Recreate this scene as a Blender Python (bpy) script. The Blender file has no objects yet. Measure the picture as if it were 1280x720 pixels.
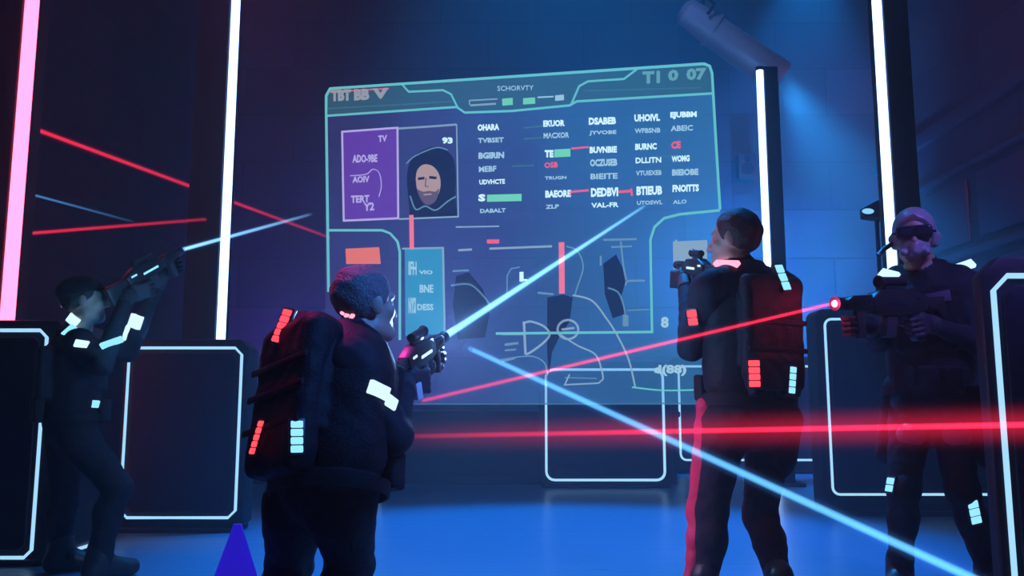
import bpy, bmesh, math, random
import numpy as np
from mathutils import Vector, Matrix
from mathutils.bvhtree import BVHTree

random.seed(7)
sc = bpy.context.scene
COL = sc.collection
PI = math.pi

# ------------------------------------------------------------------ camera
F, PITCH, CAMZ = 1100.0, math.atan(0.1382), 0.78
CP, SP = math.cos(PITCH), math.sin(PITCH)
CAM = Vector((0, 0, CAMZ))


def ray(x, y):
    a, b = (x - 640) / F, (360 - y) / F
    return Vector((a, CP - b * SP, SP + b * CP))


def P(x, y, Y):
    """point at depth Y seen at photo position (x, y)"""
    d = ray(x, y)
    return CAM + d * (Y / d.y)


cd = bpy.data.cameras.new('camera')
cam = bpy.data.objects.new('camera', cd)
COL.objects.link(cam)
cam.location = CAM
cam.rotation_euler = (PI / 2 + PITCH, 0, 0)
cd.sensor_width = 36
cd.lens = 36 * F / 1280
cd.clip_start = 0.02
sc.camera = cam

# ------------------------------------------------------------------ materials
M = {}


def mat(name, color, rough=0.6, metal=0.0, bump=0.0, bscale=60.0, var=0.0, spec=0.5, coat=0.0):
    m = bpy.data.materials.new(name)
    m.use_nodes = True
    nt = m.node_tree
    b = nt.nodes['Principled BSDF']
    b.inputs['Base Color'].default_value = (*color, 1)
    b.inputs['Roughness'].default_value = rough
    b.inputs['Metallic'].default_value = metal
    b.inputs['Specular IOR Level'].default_value = spec
    b.inputs['Coat Weight'].default_value = coat
    tc = nt.nodes.new('ShaderNodeTexCoord')
    nz = nt.nodes.new('ShaderNodeTexNoise')
    nz.inputs['Scale'].default_value = bscale
    nz.inputs['Detail'].default_value = 5
    nt.links.new(tc.outputs['Object'], nz.inputs['Vector'])
    if bump:
        bp = nt.nodes.new('ShaderNodeBump')
        bp.inputs['Strength'].default_value = bump
        bp.inputs['Distance'].default_value = 0.01
        nt.links.new(nz.outputs['Fac'], bp.inputs['Height'])
        nt.links.new(bp.outputs['Normal'], b.inputs['Normal'])
    if var:
        r = nt.nodes.new('ShaderNodeValToRGB')
        c = Vector(color)
        r.color_ramp.elements[0].position = 0.3
        r.color_ramp.elements[1].position = 0.7
        r.color_ramp.elements[0].color = (*(c * (1 - var)), 1)
        r.color_ramp.elements[1].color = (*(c * (1 + var)), 1)
        nt.links.new(nz.outputs['Fac'], r.inputs['Fac'])
        nt.links.new(r.outputs['Color'], b.inputs['Base Color'])
    M[name] = m
    return m


def emit(name, color, strength):
    m = bpy.data.materials.new(name)
    m.use_nodes = True
    nt = m.node_tree
    nt.nodes.clear()
    o = nt.nodes.new('ShaderNodeOutputMaterial')
    e = nt.nodes.new('ShaderNodeEmission')
    e.inputs['Color'].default_value = (*color, 1)
    e.inputs['Strength'].default_value = strength
    nt.links.new(e.outputs[0], o.inputs['Surface'])
    M[name] = m
    return m


def holo(name, color, strength, alpha):
    """light that hangs in the haze: glows and lets what is behind shine through"""
    m = emit(name, color, strength)
    nt = m.node_tree
    o = [n for n in nt.nodes if n.type == 'OUTPUT_MATERIAL'][0]
    e = [n for n in nt.nodes if n.type == 'EMISSION'][0]
    t = nt.nodes.new('ShaderNodeBsdfTransparent')
    x = nt.nodes.new('ShaderNodeMixShader')
    x.inputs[0].default_value = alpha
    nt.links.new(t.outputs[0], x.inputs[1])
    nt.links.new(e.outputs[0], x.inputs[2])
    nt.links.new(x.outputs[0], o.inputs['Surface'])
    return m


mat('cloth', (0.020, 0.020, 0.030), 0.75, bump=0.25, bscale=22, var=0.25, spec=0.15)
mat('trouser', (0.016, 0.016, 0.024), 0.8, bump=0.5, bscale=35, var=0.25, spec=0.15)
mat('vest', (0.011, 0.011, 0.017), 0.6, bump=0.35, bscale=120, var=0.2, spec=0.15)
mat('webbing', (0.012, 0.012, 0.016), 0.7, bump=0.3, bscale=200, spec=0.15)
mat('pad', (0.10, 0.09, 0.14), 0.55, bump=0.2, bscale=90)
mat('glove', (0.03, 0.03, 0.04), 0.6, bump=0.3, bscale=150)
mat('boot', (0.015, 0.015, 0.018), 0.45, bump=0.2, bscale=80)
mat('skin', (0.45, 0.29, 0.22), 0.5, bump=0.12, bscale=160, var=0.08)
mat('hair', (0.02, 0.017, 0.018), 0.55, bump=0.6, bscale=140, var=0.4)
mat('grey_hair', (0.13, 0.12, 0.13), 0.6, bump=0.6, bscale=140, var=0.5)
mat('gun_black', (0.025, 0.025, 0.03), 0.35, bump=0.1, bscale=150)
mat('gun_grey', (0.09, 0.09, 0.11), 0.3, metal=0.4, bump=0.08, bscale=120)
mat('plastic', (0.02, 0.02, 0.026), 0.4, bump=0.08, bscale=90)
mat('helmet', (0.32, 0.32, 0.36), 0.35, bump=0.08, bscale=60, var=0.1)
mat('lens', (0.02, 0.03, 0.05), 0.08, spec=0.8)
mat('reflective', (0.75, 0.78, 0.8), 0.35, bump=0.1, bscale=300)
mat('barrier', (0.016, 0.016, 0.03), 0.5, spec=0.2, bump=0.12, bscale=45, var=0.15)
mat('barrier_panel', (0.018, 0.015, 0.04), 0.55, spec=0.15, bump=0.15, bscale=30, var=0.15)
mat('post', (0.010, 0.010, 0.016), 0.6, spec=0.2, bump=0.12, bscale=50)
mat('steel', (0.25, 0.26, 0.3), 0.35, metal=0.8, bump=0.05)
mat('lamp_body', (0.45, 0.48, 0.55), 0.4, metal=0.3, bump=0.05)
mat('stage', (0.012, 0.010, 0.018), 0.7, spec=0.1, bump=0.2, bscale=25, var=0.2)
m_ = mat('cone_blue', (0.03, 0.02, 0.75), 0.4, bump=0.1)
m_.node_tree.nodes['Principled BSDF'].inputs['Emission Color'].default_value = (0.03, 0.015, 0.8, 1)
m_.node_tree.nodes['Principled BSDF'].inputs['Emission Strength'].default_value = 0.6

emit('tube_blue', (0.30, 0.50, 1.0), 5.0)
emit('tube_red', (1.0, 0.10, 0.20), 5.5)
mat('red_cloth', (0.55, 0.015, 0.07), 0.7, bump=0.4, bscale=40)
emit('led_ice', (0.30, 0.58, 0.85), 1.35)
emit('led_ice_dim', (0.22, 0.45, 0.75), 1.2)
emit('led_cyan', (0.26, 0.70, 1.0), 1.3)
emit('led_red', (1.0, 0.035, 0.05), 3.2)
emit('led_pink', (1.0, 0.22, 0.32), 2.6)
emit('led_white', (0.55, 0.82, 1.0), 1.4)
emit('muzzle_blue', (0.25, 0.5, 1.0), 60.0)
emit('muzzle_red', (1.0, 0.03, 0.08), 60.0)
emit('lamp_lens', (0.25, 0.6, 1.0), 1.2)
emit('holo_white', (0.62, 0.80, 0.92), 0.75)
emit('holo_pink', (1.0, 0.20, 0.30), 0.9)

# ------------------------------------------------------------------ object helpers
def empty(name, loc, label=None, cat=None, group=None):
    o = bpy.data.objects.new(name, None)
    COL.objects.link(o)
    o.location = loc
    o.empty_display_size = 0.1
    tag(o, label, cat, group)
    return o


def tag(o, label=None, cat=None, group=None, kind=None):
    if label: o['label'] = label
    if cat: o['category'] = cat
    if group: o['group'] = group
    if kind: o['kind'] = kind
    return o


def origin(o):
    v = Vector((0, 0, 0))
    while o is not None:
        v = v + o.location
        o = o.parent
    return v


def link(name, me, mats, parent=None, loc=None):
    """mesh data in world coordinates -> object; loc = its own base when top-level"""
    o = bpy.data.objects.new(name, me)
    off = origin(parent) if parent else (Vector(loc) if loc is not None else Vector((0, 0, 0)))
    me.transform(Matrix.Translation(-off))
    if not isinstance(mats, (list, tuple)): mats = [mats]
    for m in mats:
        me.materials.append(M[m] if isinstance(m, str) else m)
    COL.objects.link(o)
    if parent: o.parent = parent
    elif loc is not None: o.location = loc
    return o


class MB:
    """collects shapes in world coordinates, linked as one mesh"""
    def __init__(self): self.bm = bmesh.new()

    def _merge(self, b2, mtx):
        if mtx is not None: bmesh.ops.transform(b2, matrix=mtx, verts=b2.verts)
        me = bpy.data.meshes.new('t')
        b2.to_mesh(me); b2.free()
        self.bm.from_mesh(me)
        bpy.data.meshes.remove(me)
        return self

    def box(self, lo, hi, mtx=None, bev=0.0, seg=2):
        b = bmesh.new()
        bmesh.ops.create_cube(b, size=1)
        lo, hi = Vector(lo), Vector(hi)
        for v in b.verts:
            v.co = Vector((lo[i] + (v.co[i] + 0.5) * (hi[i] - lo[i]) for i in range(3)))
        if bev: bmesh.ops.bevel(b, geom=b.edges[:], offset=bev, segments=seg, affect='EDGES', profile=0.5)
        return self._merge(b, mtx)

    def prism(self, pts, y0, y1, mtx=None, bev=0.0, seg=2):
        """outline in (x, z), extruded along y"""
        b = bmesh.new()
        a = [b.verts.new((p[0], y0, p[1])) for p in pts]
        f = b.faces.new(a)
        r = bmesh.ops.extrude_face_region(b, geom=[f])
        for v in [g for g in r['geom'] if isinstance(g, bmesh.types.BMVert)]: v.co.y = y1
        bmesh.ops.recalc_face_normals(b, faces=b.faces[:])
        if bev: bmesh.ops.bevel(b, geom=b.edges[:], offset=bev, segments=seg, affect='EDGES', profile=0.5)
        return self._merge(b, mtx)

    def cyl(self, a, b_, r1, r2=None, n=20, mtx=None, caps=True):
        if r2 is None: r2 = r1
        a, b_ = Vector(a), Vector(b_)
        d = b_ - a
        b = bmesh.new()
        bmesh.ops.create_cone(b, cap_ends=caps, segments=n, radius1=r1, radius2=r2, depth=d.length)
        m = Matrix.Translation((a + b_) / 2) @ d.to_track_quat('Z', 'Y').to_matrix().to_4x4()
        bmesh.ops.transform(b, matrix=m, verts=b.verts)
        return self._merge(b, mtx)

    def ball(self, c, r, scale=(1, 1, 1), mtx=None, u=18, v=12):
        b = bmesh.new()
        bmesh.ops.create_uvsphere(b, u_segments=u, v_segments=v, radius=r)
        m = Matrix.Translation(c) @ Matrix.Diagonal((*scale, 1))
        bmesh.ops.transform(b, matrix=m, verts=b.verts)
        return self._merge(b, mtx)

    def tube(self, pts, r, n=8, closed=False, mtx=None):
        pts = [Vector(p) for p in pts]
        b = bmesh.new()
        N = len(pts)
        up = None
        rings = []
        for i, p in enumerate(pts):
            if closed: t = pts[(i + 1) % N] - pts[i - 1]
            else: t = pts[min(i + 1, N - 1)] - pts[max(i - 1, 0)]
            t.normalize()
            if up is None:
                up = t.orthogonal().normalized()
            up = (up - t * up.dot(t)).normalized()
            s = t.cross(up)
            rings.append([b.verts.new(p + (up * math.cos(k * 2 * PI / n) + s * math.sin(k * 2 * PI / n)) * r) for k in range(n)])
        for i in range(N if closed else N - 1):
            A, B = rings[i], rings[(i + 1) % N]
            for k in range(n):
                b.faces.new((A[k], A[(k + 1) % n], B[(k + 1) % n], B[k]))
        if not closed:
            b.faces.new(rings[0][::-1]); b.faces.new(rings[-1])
        bmesh.ops.recalc_face_normals(b, faces=b.faces[:])
        return self._merge(b, mtx)

    def build(self, name, mats, parent=None, loc=None, smooth=True, angle=40):
        me = bpy.data.meshes.new(name)
        self.bm.to_mesh(me); self.bm.free()
        o = link(name, me, mats, parent, loc)
        if smooth:
            me.polygons.foreach_set('use_smooth', [True] * len(me.polygons))
            me.set_sharp_from_angle(angle=math.radians(angle))
        return o


def frame(o, x, y, z):
    m = Matrix((x, y, z)).transposed().to_4x4()
    m.translation = o
    return m


# ------------------------------------------------------------------ soft-blended solids (bodies, clothes)
class Solid:
    def __init__(self, h=0.0055):
        self.h, self.ops, self.cuts = h, [], []

    def cap(self, a, b, ra, rb=None, lab=0, k=0.02):
        if rb is None: rb = ra
        a, b = np.array(a, float), np.array(b, float)
        m = max(ra, rb)
        self.ops.append(('c', (a, b, ra, rb), np.minimum(a, b) - m, np.maximum(a, b) + m, lab, k)); return self

    def ell(self, c, axes, rad, lab=0, k=0.02):
        c = np.array(c, float); A = np.array([list(v) for v in axes], float); m = max(rad)
        self.ops.append(('e', (c, A, np.array(rad, float)), c - m, c + m, lab, k)); return self

    def box(self, c, axes, half, r=0.01, lab=0, k=0.01):
        c = np.array(c, float); A = np.array([list(v) for v in axes], float)
        m = float(np.linalg.norm(half))
        self.ops.append(('b', (c, A, np.array(half, float), r), c - m, c + m, lab, k)); return self

    def cut(self, p, n):
        self.cuts.append((np.array(p, float), np.array(Vector(n).normalized(), float))); return self

    def mesh(self, name, wrinkle=None, amp=0.0):
        h = self.h
        lo = np.min([o[2] for o in self.ops], axis=0) - 0.03
        hi = np.max([o[3] for o in self.ops], axis=0) + 0.03
        n = np.ceil((hi - lo) / h).astype(int) + 1
        D = np.full(n, 0.5, np.float32); L = np.zeros(n, np.int8)
        ax = [lo[i] + h * np.arange(n[i]) for i in range(3)]
        for kind, pr, bl, bh, lab, k in self.ops:
            pad = k + 0.02
            s = [slice(max(0, int((bl[i] - pad - lo[i]) / h)), min(n[i], int((bh[i] + pad - lo[i]) / h) + 2)) for i in range(3)]
            X, Y, Z = np.meshgrid(ax[0][s[0]], ax[1][s[1]], ax[2][s[2]], indexing='ij')
            p = np.stack((X, Y, Z), -1)
            if kind == 'c':
                a, b, ra, rb = pr
                d = b - a; dd = max(float(d @ d), 1e-9)
                t = np.clip(((p - a) @ d) / dd, 0, 1)
                v = np.linalg.norm(p - a - t[..., None] * d, axis=-1) - (ra + (rb - ra) * t)
            elif kind == 'e':
                c, A, r = pr
                q = (p - c) @ A.T
                k0 = np.linalg.norm(q / r, axis=-1); k1 = np.linalg.norm(q / (r * r), axis=-1)
                v = k0 * (k0 - 1) / np.maximum(k1, 1e-6)
            else:
                c, A, hf, r = pr
                q = np.abs((p - c) @ A.T) - (hf - r)
                v = np.linalg.norm(np.maximum(q, 0), axis=-1) + np.minimum(q.max(-1), 0) - r
            S = tuple(s)
            cur = D[S]
            L[S] = np.where(v < cur, lab, L[S])
            e = np.maximum(k - np.abs(cur - v), 0) / k
            D[S] = np.minimum(cur, v) - e * e * k * 0.25
        if amp:
            idx = np.argwhere(np.abs(D) < 0.03)
            pp = lo + idx * h
            lab = L[tuple(idx.T)]
            w = np.zeros(len(pp))
            for f, ph in ((31, 0.3), (47, 1.1), (68, 2.2)):
                w += np.sin(pp[:, 0] * f + 2.0 * np.sin(pp[:, 2] * f * 0.45 + ph)) * np.sin(pp[:, 2] * f * 0.8 + 1.7 * np.sin(pp[:, 1] * f * 0.5 + ph) + pp[:, 1] * f * 0.4)
            sel = np.isin(lab, wrinkle)
            D[tuple(idx.T)] += np.where(sel, w * amp * 0.5, 0)
        for c, nn in self.cuts:
            v = ((ax[0] - c[0]) * nn[0])[:, None, None] + ((ax[1] - c[1]) * nn[1])[None, :, None] + ((ax[2] - c[2]) * nn[2])[None, None, :]
            D = np.maximum(D, v.astype(np.float32))
        # surface nets
        ins = D < 0
        cs = [ins[i:n[0] - 1 + i, j:n[1] - 1 + j, k:n[2] - 1 + k] for i in (0, 1) for j in (0, 1) for k in (0, 1)]
        cnt = sum(c.astype(np.int8) for c in cs)
        cells = np.argwhere((cnt > 0) & (cnt < 8))
        vid = np.full(cnt.shape, -1, np.int64)
        vid[tuple(cells.T)] = np.arange(len(cells))
        acc = np.zeros((len(cells), 3)); num = np.zeros(len(cells))
        corners = np.array([(i, j, k) for i in (0, 1) for j in (0, 1) for k in (0, 1)])
        val = [D[tuple((cells + c).T)] for c in corners]
        for a in range(8):
            for b in range(a + 1, 8):
                df = corners[b] - corners[a]
                if np.abs(df).sum() != 1: continue
                m = (val[a] < 0) != (val[b] < 0)
                t = val[a] / np.where(val[a] == val[b], 1, val[a] - val[b])
                acc += np.where(m[:, None], corners[a] + t[:, None] * df, 0); num += m
        verts = lo + (cells + acc / np.maximum(num, 1)[:, None]) * h
        quads = []
        for axis in range(3):
            o1, o2 = [(1, 2), (2, 0), (0, 1)][axis]
            sa = [slice(None)] * 3; sb = [slice(None)] * 3
            sa[axis] = slice(0, n[axis] - 1); sb[axis] = slice(1, n[axis])
            A, B = ins[tuple(sa)], ins[tuple(sb)]
            e = np.argwhere(A != B)
            e = e[(e[:, o1] > 0) & (e[:, o2] > 0) & (e[:, o1] < n[o1] - 1) & (e[:, o2] < n[o2] - 1)]
            u = np.zeros(3, int); u[o1] = 1
            w = np.zeros(3, int); w[o2] = 1
            q = np.stack([vid[tuple((e - u - w).T)], vid[tuple((e - w).T)], vid[tuple(e.T)], vid[tuple((e - u).T)]], 1)
            fl = ~A[tuple(e.T)]
            q[fl] = q[fl][:, ::-1]
            quads.append(q)
        quads = np.concatenate(quads)
        me = bpy.data.meshes.new(name)
        me.vertices.add(len(verts)); me.vertices.foreach_set('co', verts.astype(np.float32).ravel())
        me.loops.add(len(quads) * 4); me.loops.foreach_set('vertex_index', quads.astype(np.int32).ravel())
        me.polygons.add(len(quads))
        me.polygons.foreach_set('loop_start', (np.arange(len(quads)) * 4).astype(np.int32))
        lab = L[tuple(cells.T)]
        me.polygons.foreach_set('material_index', lab[quads[:, 0]].astype(np.int32))
        me.polygons.foreach_set('use_smooth', [True] * len(quads))
        me.update(calc_edges=True)
        return me


# ------------------------------------------------------------------ people
CLOTH, TROUSER, GLOVE, BOOT, SKIN = 0, 1, 2, 3, 4
BODY_MATS = ['cloth', 'trouser', 'glove', 'boot', 'skin']
UP = Vector((0, 0, 1))


def axes_from(up, right):
    up = Vector(up).normalized()
    right = Vector(right); right = (right - up * right.dot(up)).normalized()
    fwd = up.cross(right)
    return right, fwd, up


def hand(S, G, v, n, lab, grip=0.02, ufwd=None, sc_=1.0):
    """five fingers closed round a handle at G; v runs from index to little finger, n from palm to handle"""
    v = Vector(v).normalized(); n = Vector(n); n = (n - v * n.dot(v)).normalized()
    u = v.cross(n)
    if u.dot(ufwd) < 0: u = -u
    C = G - n * (grip + 0.014 * sc_)
    S.box(C, (u, v, n), (0.046 * sc_, 0.041 * sc_, 0.014 * sc_), 0.012, lab, 0.008)
    S.ell(C - u * 0.02 - v * 0.018 + n * 0.006, (u, v, n), (0.03, 0.022, 0.018), lab, 0.01)
    for i, s in enumerate((0.95, 1.05, 1.0, 0.8)):
        p = C + u * 0.042 + v * (-0.0335 + 0.0223 * i)
        for a, l, r in ((50, 0.042, 0.0100), (118, 0.028, 0.0092), (178, 0.021, 0.0083)):
            a = math.radians(a)
            q = p + (u * math.cos(a) + n * math.sin(a)) * l * s * sc_
            S.cap(p, q, r, r * 0.95, lab, 0.004)
            p = q
    p = C - u * 0.022 - v * 0.036
    q = p + (u * 0.55 + n * 0.62 - v * 0.5).normalized() * 0.042
    S.cap(p, q, 0.0135, 0.0115, lab, 0.008)
    S.cap(q, q + (u * 0.6 + n * 0.75 + v * 0.05).normalized() * 0.034, 0.0112, 0.0095, lab, 0.005)
    return C - u * 0.062 * sc_


def head(S, c, f, up, s=1.0):
    """c: middle of the head"""
    f = Vector(f).normalized()
    r = f.cross(Vector(up)).normalized()
    u = r.cross(f).normalized()
    A = (r, f, u)
    q = lambda x, y, z: c + r * x * s + f * y * s + u * z * s
    S.ell(q(0, -0.012, 0.030), A, (0.076 * s, 0.096 * s, 0.090 * s), SKIN, 0.02)
    S.ell(q(0, 0.028, -0.035), A, (0.060 * s, 0.068 * s, 0.078 * s), SKIN, 0.02)
    S.cap(q(0.022, 0.070, -0.095), q(-0.022, 0.070, -0.095), 0.018 * s, None, SKIN, 0.025)
    S.cap(q(0.045, 0.0, -0.075), q(0.02, 0.068, -0.092), 0.02 * s, None, SKIN, 0.025)
    S.cap(q(-0.045, 0.0, -0.075), q(-0.02, 0.068, -0.092), 0.02 * s, None, SKIN, 0.025)
    S.cap(q(0, 0.090, 0.012), q(0, 0.113, -0.030), 0.008 * s, 0.0125 * s, SKIN, 0.008)
    S.cap(q(0.012, 0.098, -0.034), q(-0.012, 0.098, -0.034), 0.008 * s, None, SKIN, 0.006)
    S.cap(q(0.042, 0.072, 0.026), q(-0.042, 0.072, 0.026), 0.013 * s, None, SKIN, 0.012)
    S.cap(q(0.022, 0.086, -0.060), q(-0.022, 0.086, -0.060), 0.0075 * s, None, SKIN, 0.004)
    S.cap(q(0.017, 0.084, -0.071), q(-0.017, 0.084, -0.071), 0.008 * s, None, SKIN, 0.004)
    for sg in (1, -1):
        S.ell(q(0.031 * sg, 0.076, 0.005), A, (0.014 * s, 0.011 * s, 0.009 * s), SKIN, 0.004)
        S.ell(q(0.046 * sg, 0.060, -0.022), A, (0.02 * s, 0.02 * s, 0.018 * s), SKIN, 0.02)
        S.ell(q(0.077 * sg, -0.012, -0.006), (r * 0.9 + f * -0.3 * sg, f, u), (0.011 * s, 0.021 * s, 0.033 * s), SKIN, 0.005)
    return q, A


def body(name, root, J, headc, face, hup, hs, hands, vestz=None, h=0.0055, big=1.0, k_leg=1.0):
    """J: joints in world space. hands: list of (side, G, v, n, ufwd)"""
    S = Solid(h)
    pel, neck = J['pelvis'], J['neck']
    up = (neck - pel)
    R, Fw, U = axes_from(up, J['shR'] - J['shL'])
    at = lambda t, x=0, y=0: pel.lerp(neck, t) + R * x + Fw * y
    A = (R, Fw, U)
    L = up.length
    S.ell(at(0.70), A, (0.175 * big, 0.122 * big, 0.42 * L), CLOTH, 0.03)
    S.ell(at(0.36), A, (0.152 * big, 0.112 * big, 0.34 * L), CLOTH, 0.04)
    S.ell(at(0.06), A, (0.165 * big, 0.125 * big, 0.13), TROUSER, 0.05)
    hb = headc - Vector(hup).normalized() * 0.075 * hs
    S.cap(at(0.97), hb, 0.060, 0.055, SKIN, 0.02)
    S.cap(at(0.92), neck + (hb - neck) * 0.25, 0.075, 0.067, CLOTH, 0.02)
    for s in 'LR':
        S.cap(at(0.93), J['sh' + s], 0.062, 0.066, CLOTH, 0.05)
    wr = {}
    for s, G, v, n, uf in hands:
        wr[s] = hand(S, G, v, n, GLOVE, ufwd=uf)
    for s in 'LR':
        sh, el = J['sh' + s], J['el' + s]
        S.cap(sh, el, 0.068 * big, 0.052 * big, CLOTH, 0.03)
        S.cap(el, wr[s], 0.051 * big, 0.034, CLOTH, 0.02)
        S.cap(wr[s].lerp(el, 0.12), wr[s].lerp(el, 0.02), 0.039, 0.037, GLOVE, 0.006)
        hp, kn, an = J['hip' + s], J['kn' + s], J['an' + s]
        S.cap(hp, kn, 0.094 * big * k_leg, 0.068 * big * k_leg, TROUSER, 0.04)
        mid = kn.lerp(an, 0.35) - Fw * 0.015
        S.cap(kn, mid, 0.066 * big * k_leg, 0.064 * big * k_leg, TROUSER, 0.03)
        S.cap(mid, an, 0.064 * big * k_leg, 0.048 * k_leg, TROUSER, 0.03)
        fd = J['toe' + s]
        fd = (Vector(fd) - Vector((0, 0, fd[2]))).normalized()
        zf = an.z
        heel = an - UP * (zf - 0.045) - fd * 0.035
        toe = an - UP * (zf - 0.04) + fd * 0.165
        S.cap(an + UP * 0.05, heel.lerp(an, 0.3), 0.054, 0.05, BOOT, 0.02)
        S.cap(heel, toe, 0.044, 0.039, BOOT, 0.02)
        S.cap(an, toe.lerp(heel, 0.25), 0.046, 0.04, BOOT, 0.03)
    q, HA = head(S, headc, face, hup, hs)
    me = S.mesh(name, [CLOTH, TROUSER], 0.0035)
    b = link('body', me, BODY_MATS, root)
    return dict(at=at, A=A, L=L, q=q, HA=HA, wr=wr, J=J, body=b, bvh=[], hs=hs)


def hair(fig, root, m='hair', thick=0.010, front=0.062, low=-0.035):
    q, (r, f, u), s = fig['q'], fig['HA'], fig['hs']
    S = Solid(0.0045)
    S.ell(q(0, -0.014, 0.033), (r, f, u), ((0.076 + thick) * s, (0.095 + thick) * s, (0.090 + thick) * s), 0, 0.01)
    S.cut(q(0, front, 0.075), f * 1.0 - u * 0.42)
    S.cut(q(0, -0.03, low), f * 0.75 - u)
    me = S.mesh('hair', [0], 0.005)
    return link('hair', me, m, root)


def vest(fig, root, name='vest', lo_t=0.02, inflate=0.028, pack=None, collar=True, m='vest', front=True, skirt=0.0):
    """armoured vest: inflated torso with back and chest plates, shoulder straps and pouches"""
    at, A, L = fig['at'], fig['A'], fig['L']
    R, Fw, U = A
    J = fig['J']
    S = Solid(0.0055)
    S.ell(at(0.66), A, (0.172 + inflate, 0.118 + inflate, 0.40 * L + inflate), 0, 0.03)
    S.ell(at(0.30), A, (0.158 + inflate, 0.112 + inflate, 0.36 * L + inflate), 0, 0.04)
    for s in 'LR':
        S.cap(at(0.95), J['sh' + s].lerp(at(0.95), 0.18) + U * 0.01, 0.070, 0.076, 0, 0.03)
    S.box(at(0.60, 0, -0.115 - inflate * 0.6), A, (0.135, 0.032, 0.30 * L), 0.02, 0, 0.015)
    if front: S.box(at(0.62, 0, 0.105 + inflate * 0.6), A, (0.125, 0.03, 0.24 * L), 0.02, 0, 0.015)
    for k in (-1, 0, 1):
        S.box(at(0.16, k * 0.095, 0.115 + inflate), A, (0.04, 0.026, 0.055), 0.012, 0, 0.006)
    for k in (-1, 1):
        S.box(at(0.20, k * 0.07, -0.125 - inflate), A, (0.052, 0.022, 0.06), 0.012, 0, 0.006)
    if collar:
        S.cap(at(1.0), at(1.07), 0.088, 0.082, 0, 0.02)
    S.cut(at(lo_t), -U)
    S.cut(at(1.10), U)
    me = S.mesh(name, [0], 0.0025)
    o = link(name, me, m, root)
    # seams and webbing belts across the vest
    return o


def bvh_of(objs):
    V, Fc = [], []
    for o in objs:
        off = origin(o)
        b = len(V)
        V += [v.co + off for v in o.data.vertices]
        Fc += [tuple(b + i for i in p.vertices) for p in o.data.polygons]
    return BVHTree.FromPolygons(V, Fc)


def patch(fig, name, px, py, w, h, ang, m, segs=1, gap=0.2, thick=0.009, label=None, parent=None, face=None):
    """badge or LED block lying on the clothes where the photo shows it; w, h in photo pixels"""
    d = ray(px, py).normalized()
    hit, nrm, _, dist = fig['bvh'].ray_cast(CAM, d)
    if hit is None:
        hit, nrm, _, dist = fig['bvh'].find_nearest(CAM + d * (fig['J']['pelvis'].y / d.y))
    if nrm.dot(d) > 0: nrm = -nrm
    # average the normal nearby so a badge lies flat
    acc = Vector(nrm)
    for dx, dy in ((4, 0), (-4, 0), (0, 6), (0, -6)):
        h2 = fig['bvh'].ray_cast(CAM, ray(px + dx, py + dy).normalized())
        if h2[0] is not None and (h2[0] - hit).length < 0.08:
            n2 = h2[1] if h2[1].dot(d) < 0 else -h2[1]
            acc += n2
    nrm = Vector(face).normalized() if face else acc.normalized()
    ppm = F / (hit.y)
    a = math.radians(ang)
    upv = Vector((math.sin(a), 0, math.cos(a)))
    v = (upv - nrm * upv.dot(nrm)).normalized()
    u = v.cross(nrm)
    fo = max(0.35, abs(nrm.dot(d)))
    W = w / ppm / max(0.4, math.sqrt(max(0, 1 - u.y ** 2))); H = h / ppm / max(0.5, math.sqrt(max(0, 1 - v.y ** 2)))
    mt = frame(hit - nrm * 0.002, u, nrm, v)
    mb = MB()
    st = H / segs
    for i in range(segs):
        z0 = -H / 2 + i * st
        mb.box((-W / 2, -0.01, z0 + st * gap / 2 * (segs > 1)), (W / 2, thick, z0 + st * (1 - gap / 2 * (segs > 1))), mt, min(0.003, W * 0.2), 2)
    if segs > 1:
        base = MB().box((-W / 2 - 0.006, -0.012, -H / 2 - 0.006), (W / 2 + 0.006, thick * 0.5, H / 2 + 0.006), mt, 0.003, 2).build(name.replace('light', 'light') + '_holder', 'plastic', parent)
        o = mb.build(name, m, base)
    else:
        o = mb.build(name, m, parent)
    if label: o['label'] = label
    return o


def belt(fig, root, t, grow=0.0, name='belt', m='webbing', hgt=0.02, rx=0.18, ry=0.135):
    at, (R, Fw, U) = fig['at'], fig['A']
    mb = MB()
    N = 36
    b = bmesh.new()
    rings = []
    for i in range(N):
        a = 2 * PI * i / N
        o = at(t) + R * (rx + grow) * math.cos(a) + Fw * (ry + grow) * math.sin(a)
        n = (R * math.cos(a) + Fw * math.sin(a))
        rings.append([b.verts.new(o + n * dx + U * dz) for dx, dz in ((0, -hgt), (0.008, -hgt), (0.008, hgt), (0, hgt))])
    for i in range(N):
        p, q = rings[i], rings[(i + 1) % N]
        for k in range(4): b.faces.new((p[k], p[(k + 1) % 4], q[(k + 1) % 4], q[k]))
    bmesh.ops.recalc_face_normals(b, faces=b.faces[:])
    mb._merge(b, None)
    return mb.build(name, m, root)


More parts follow.
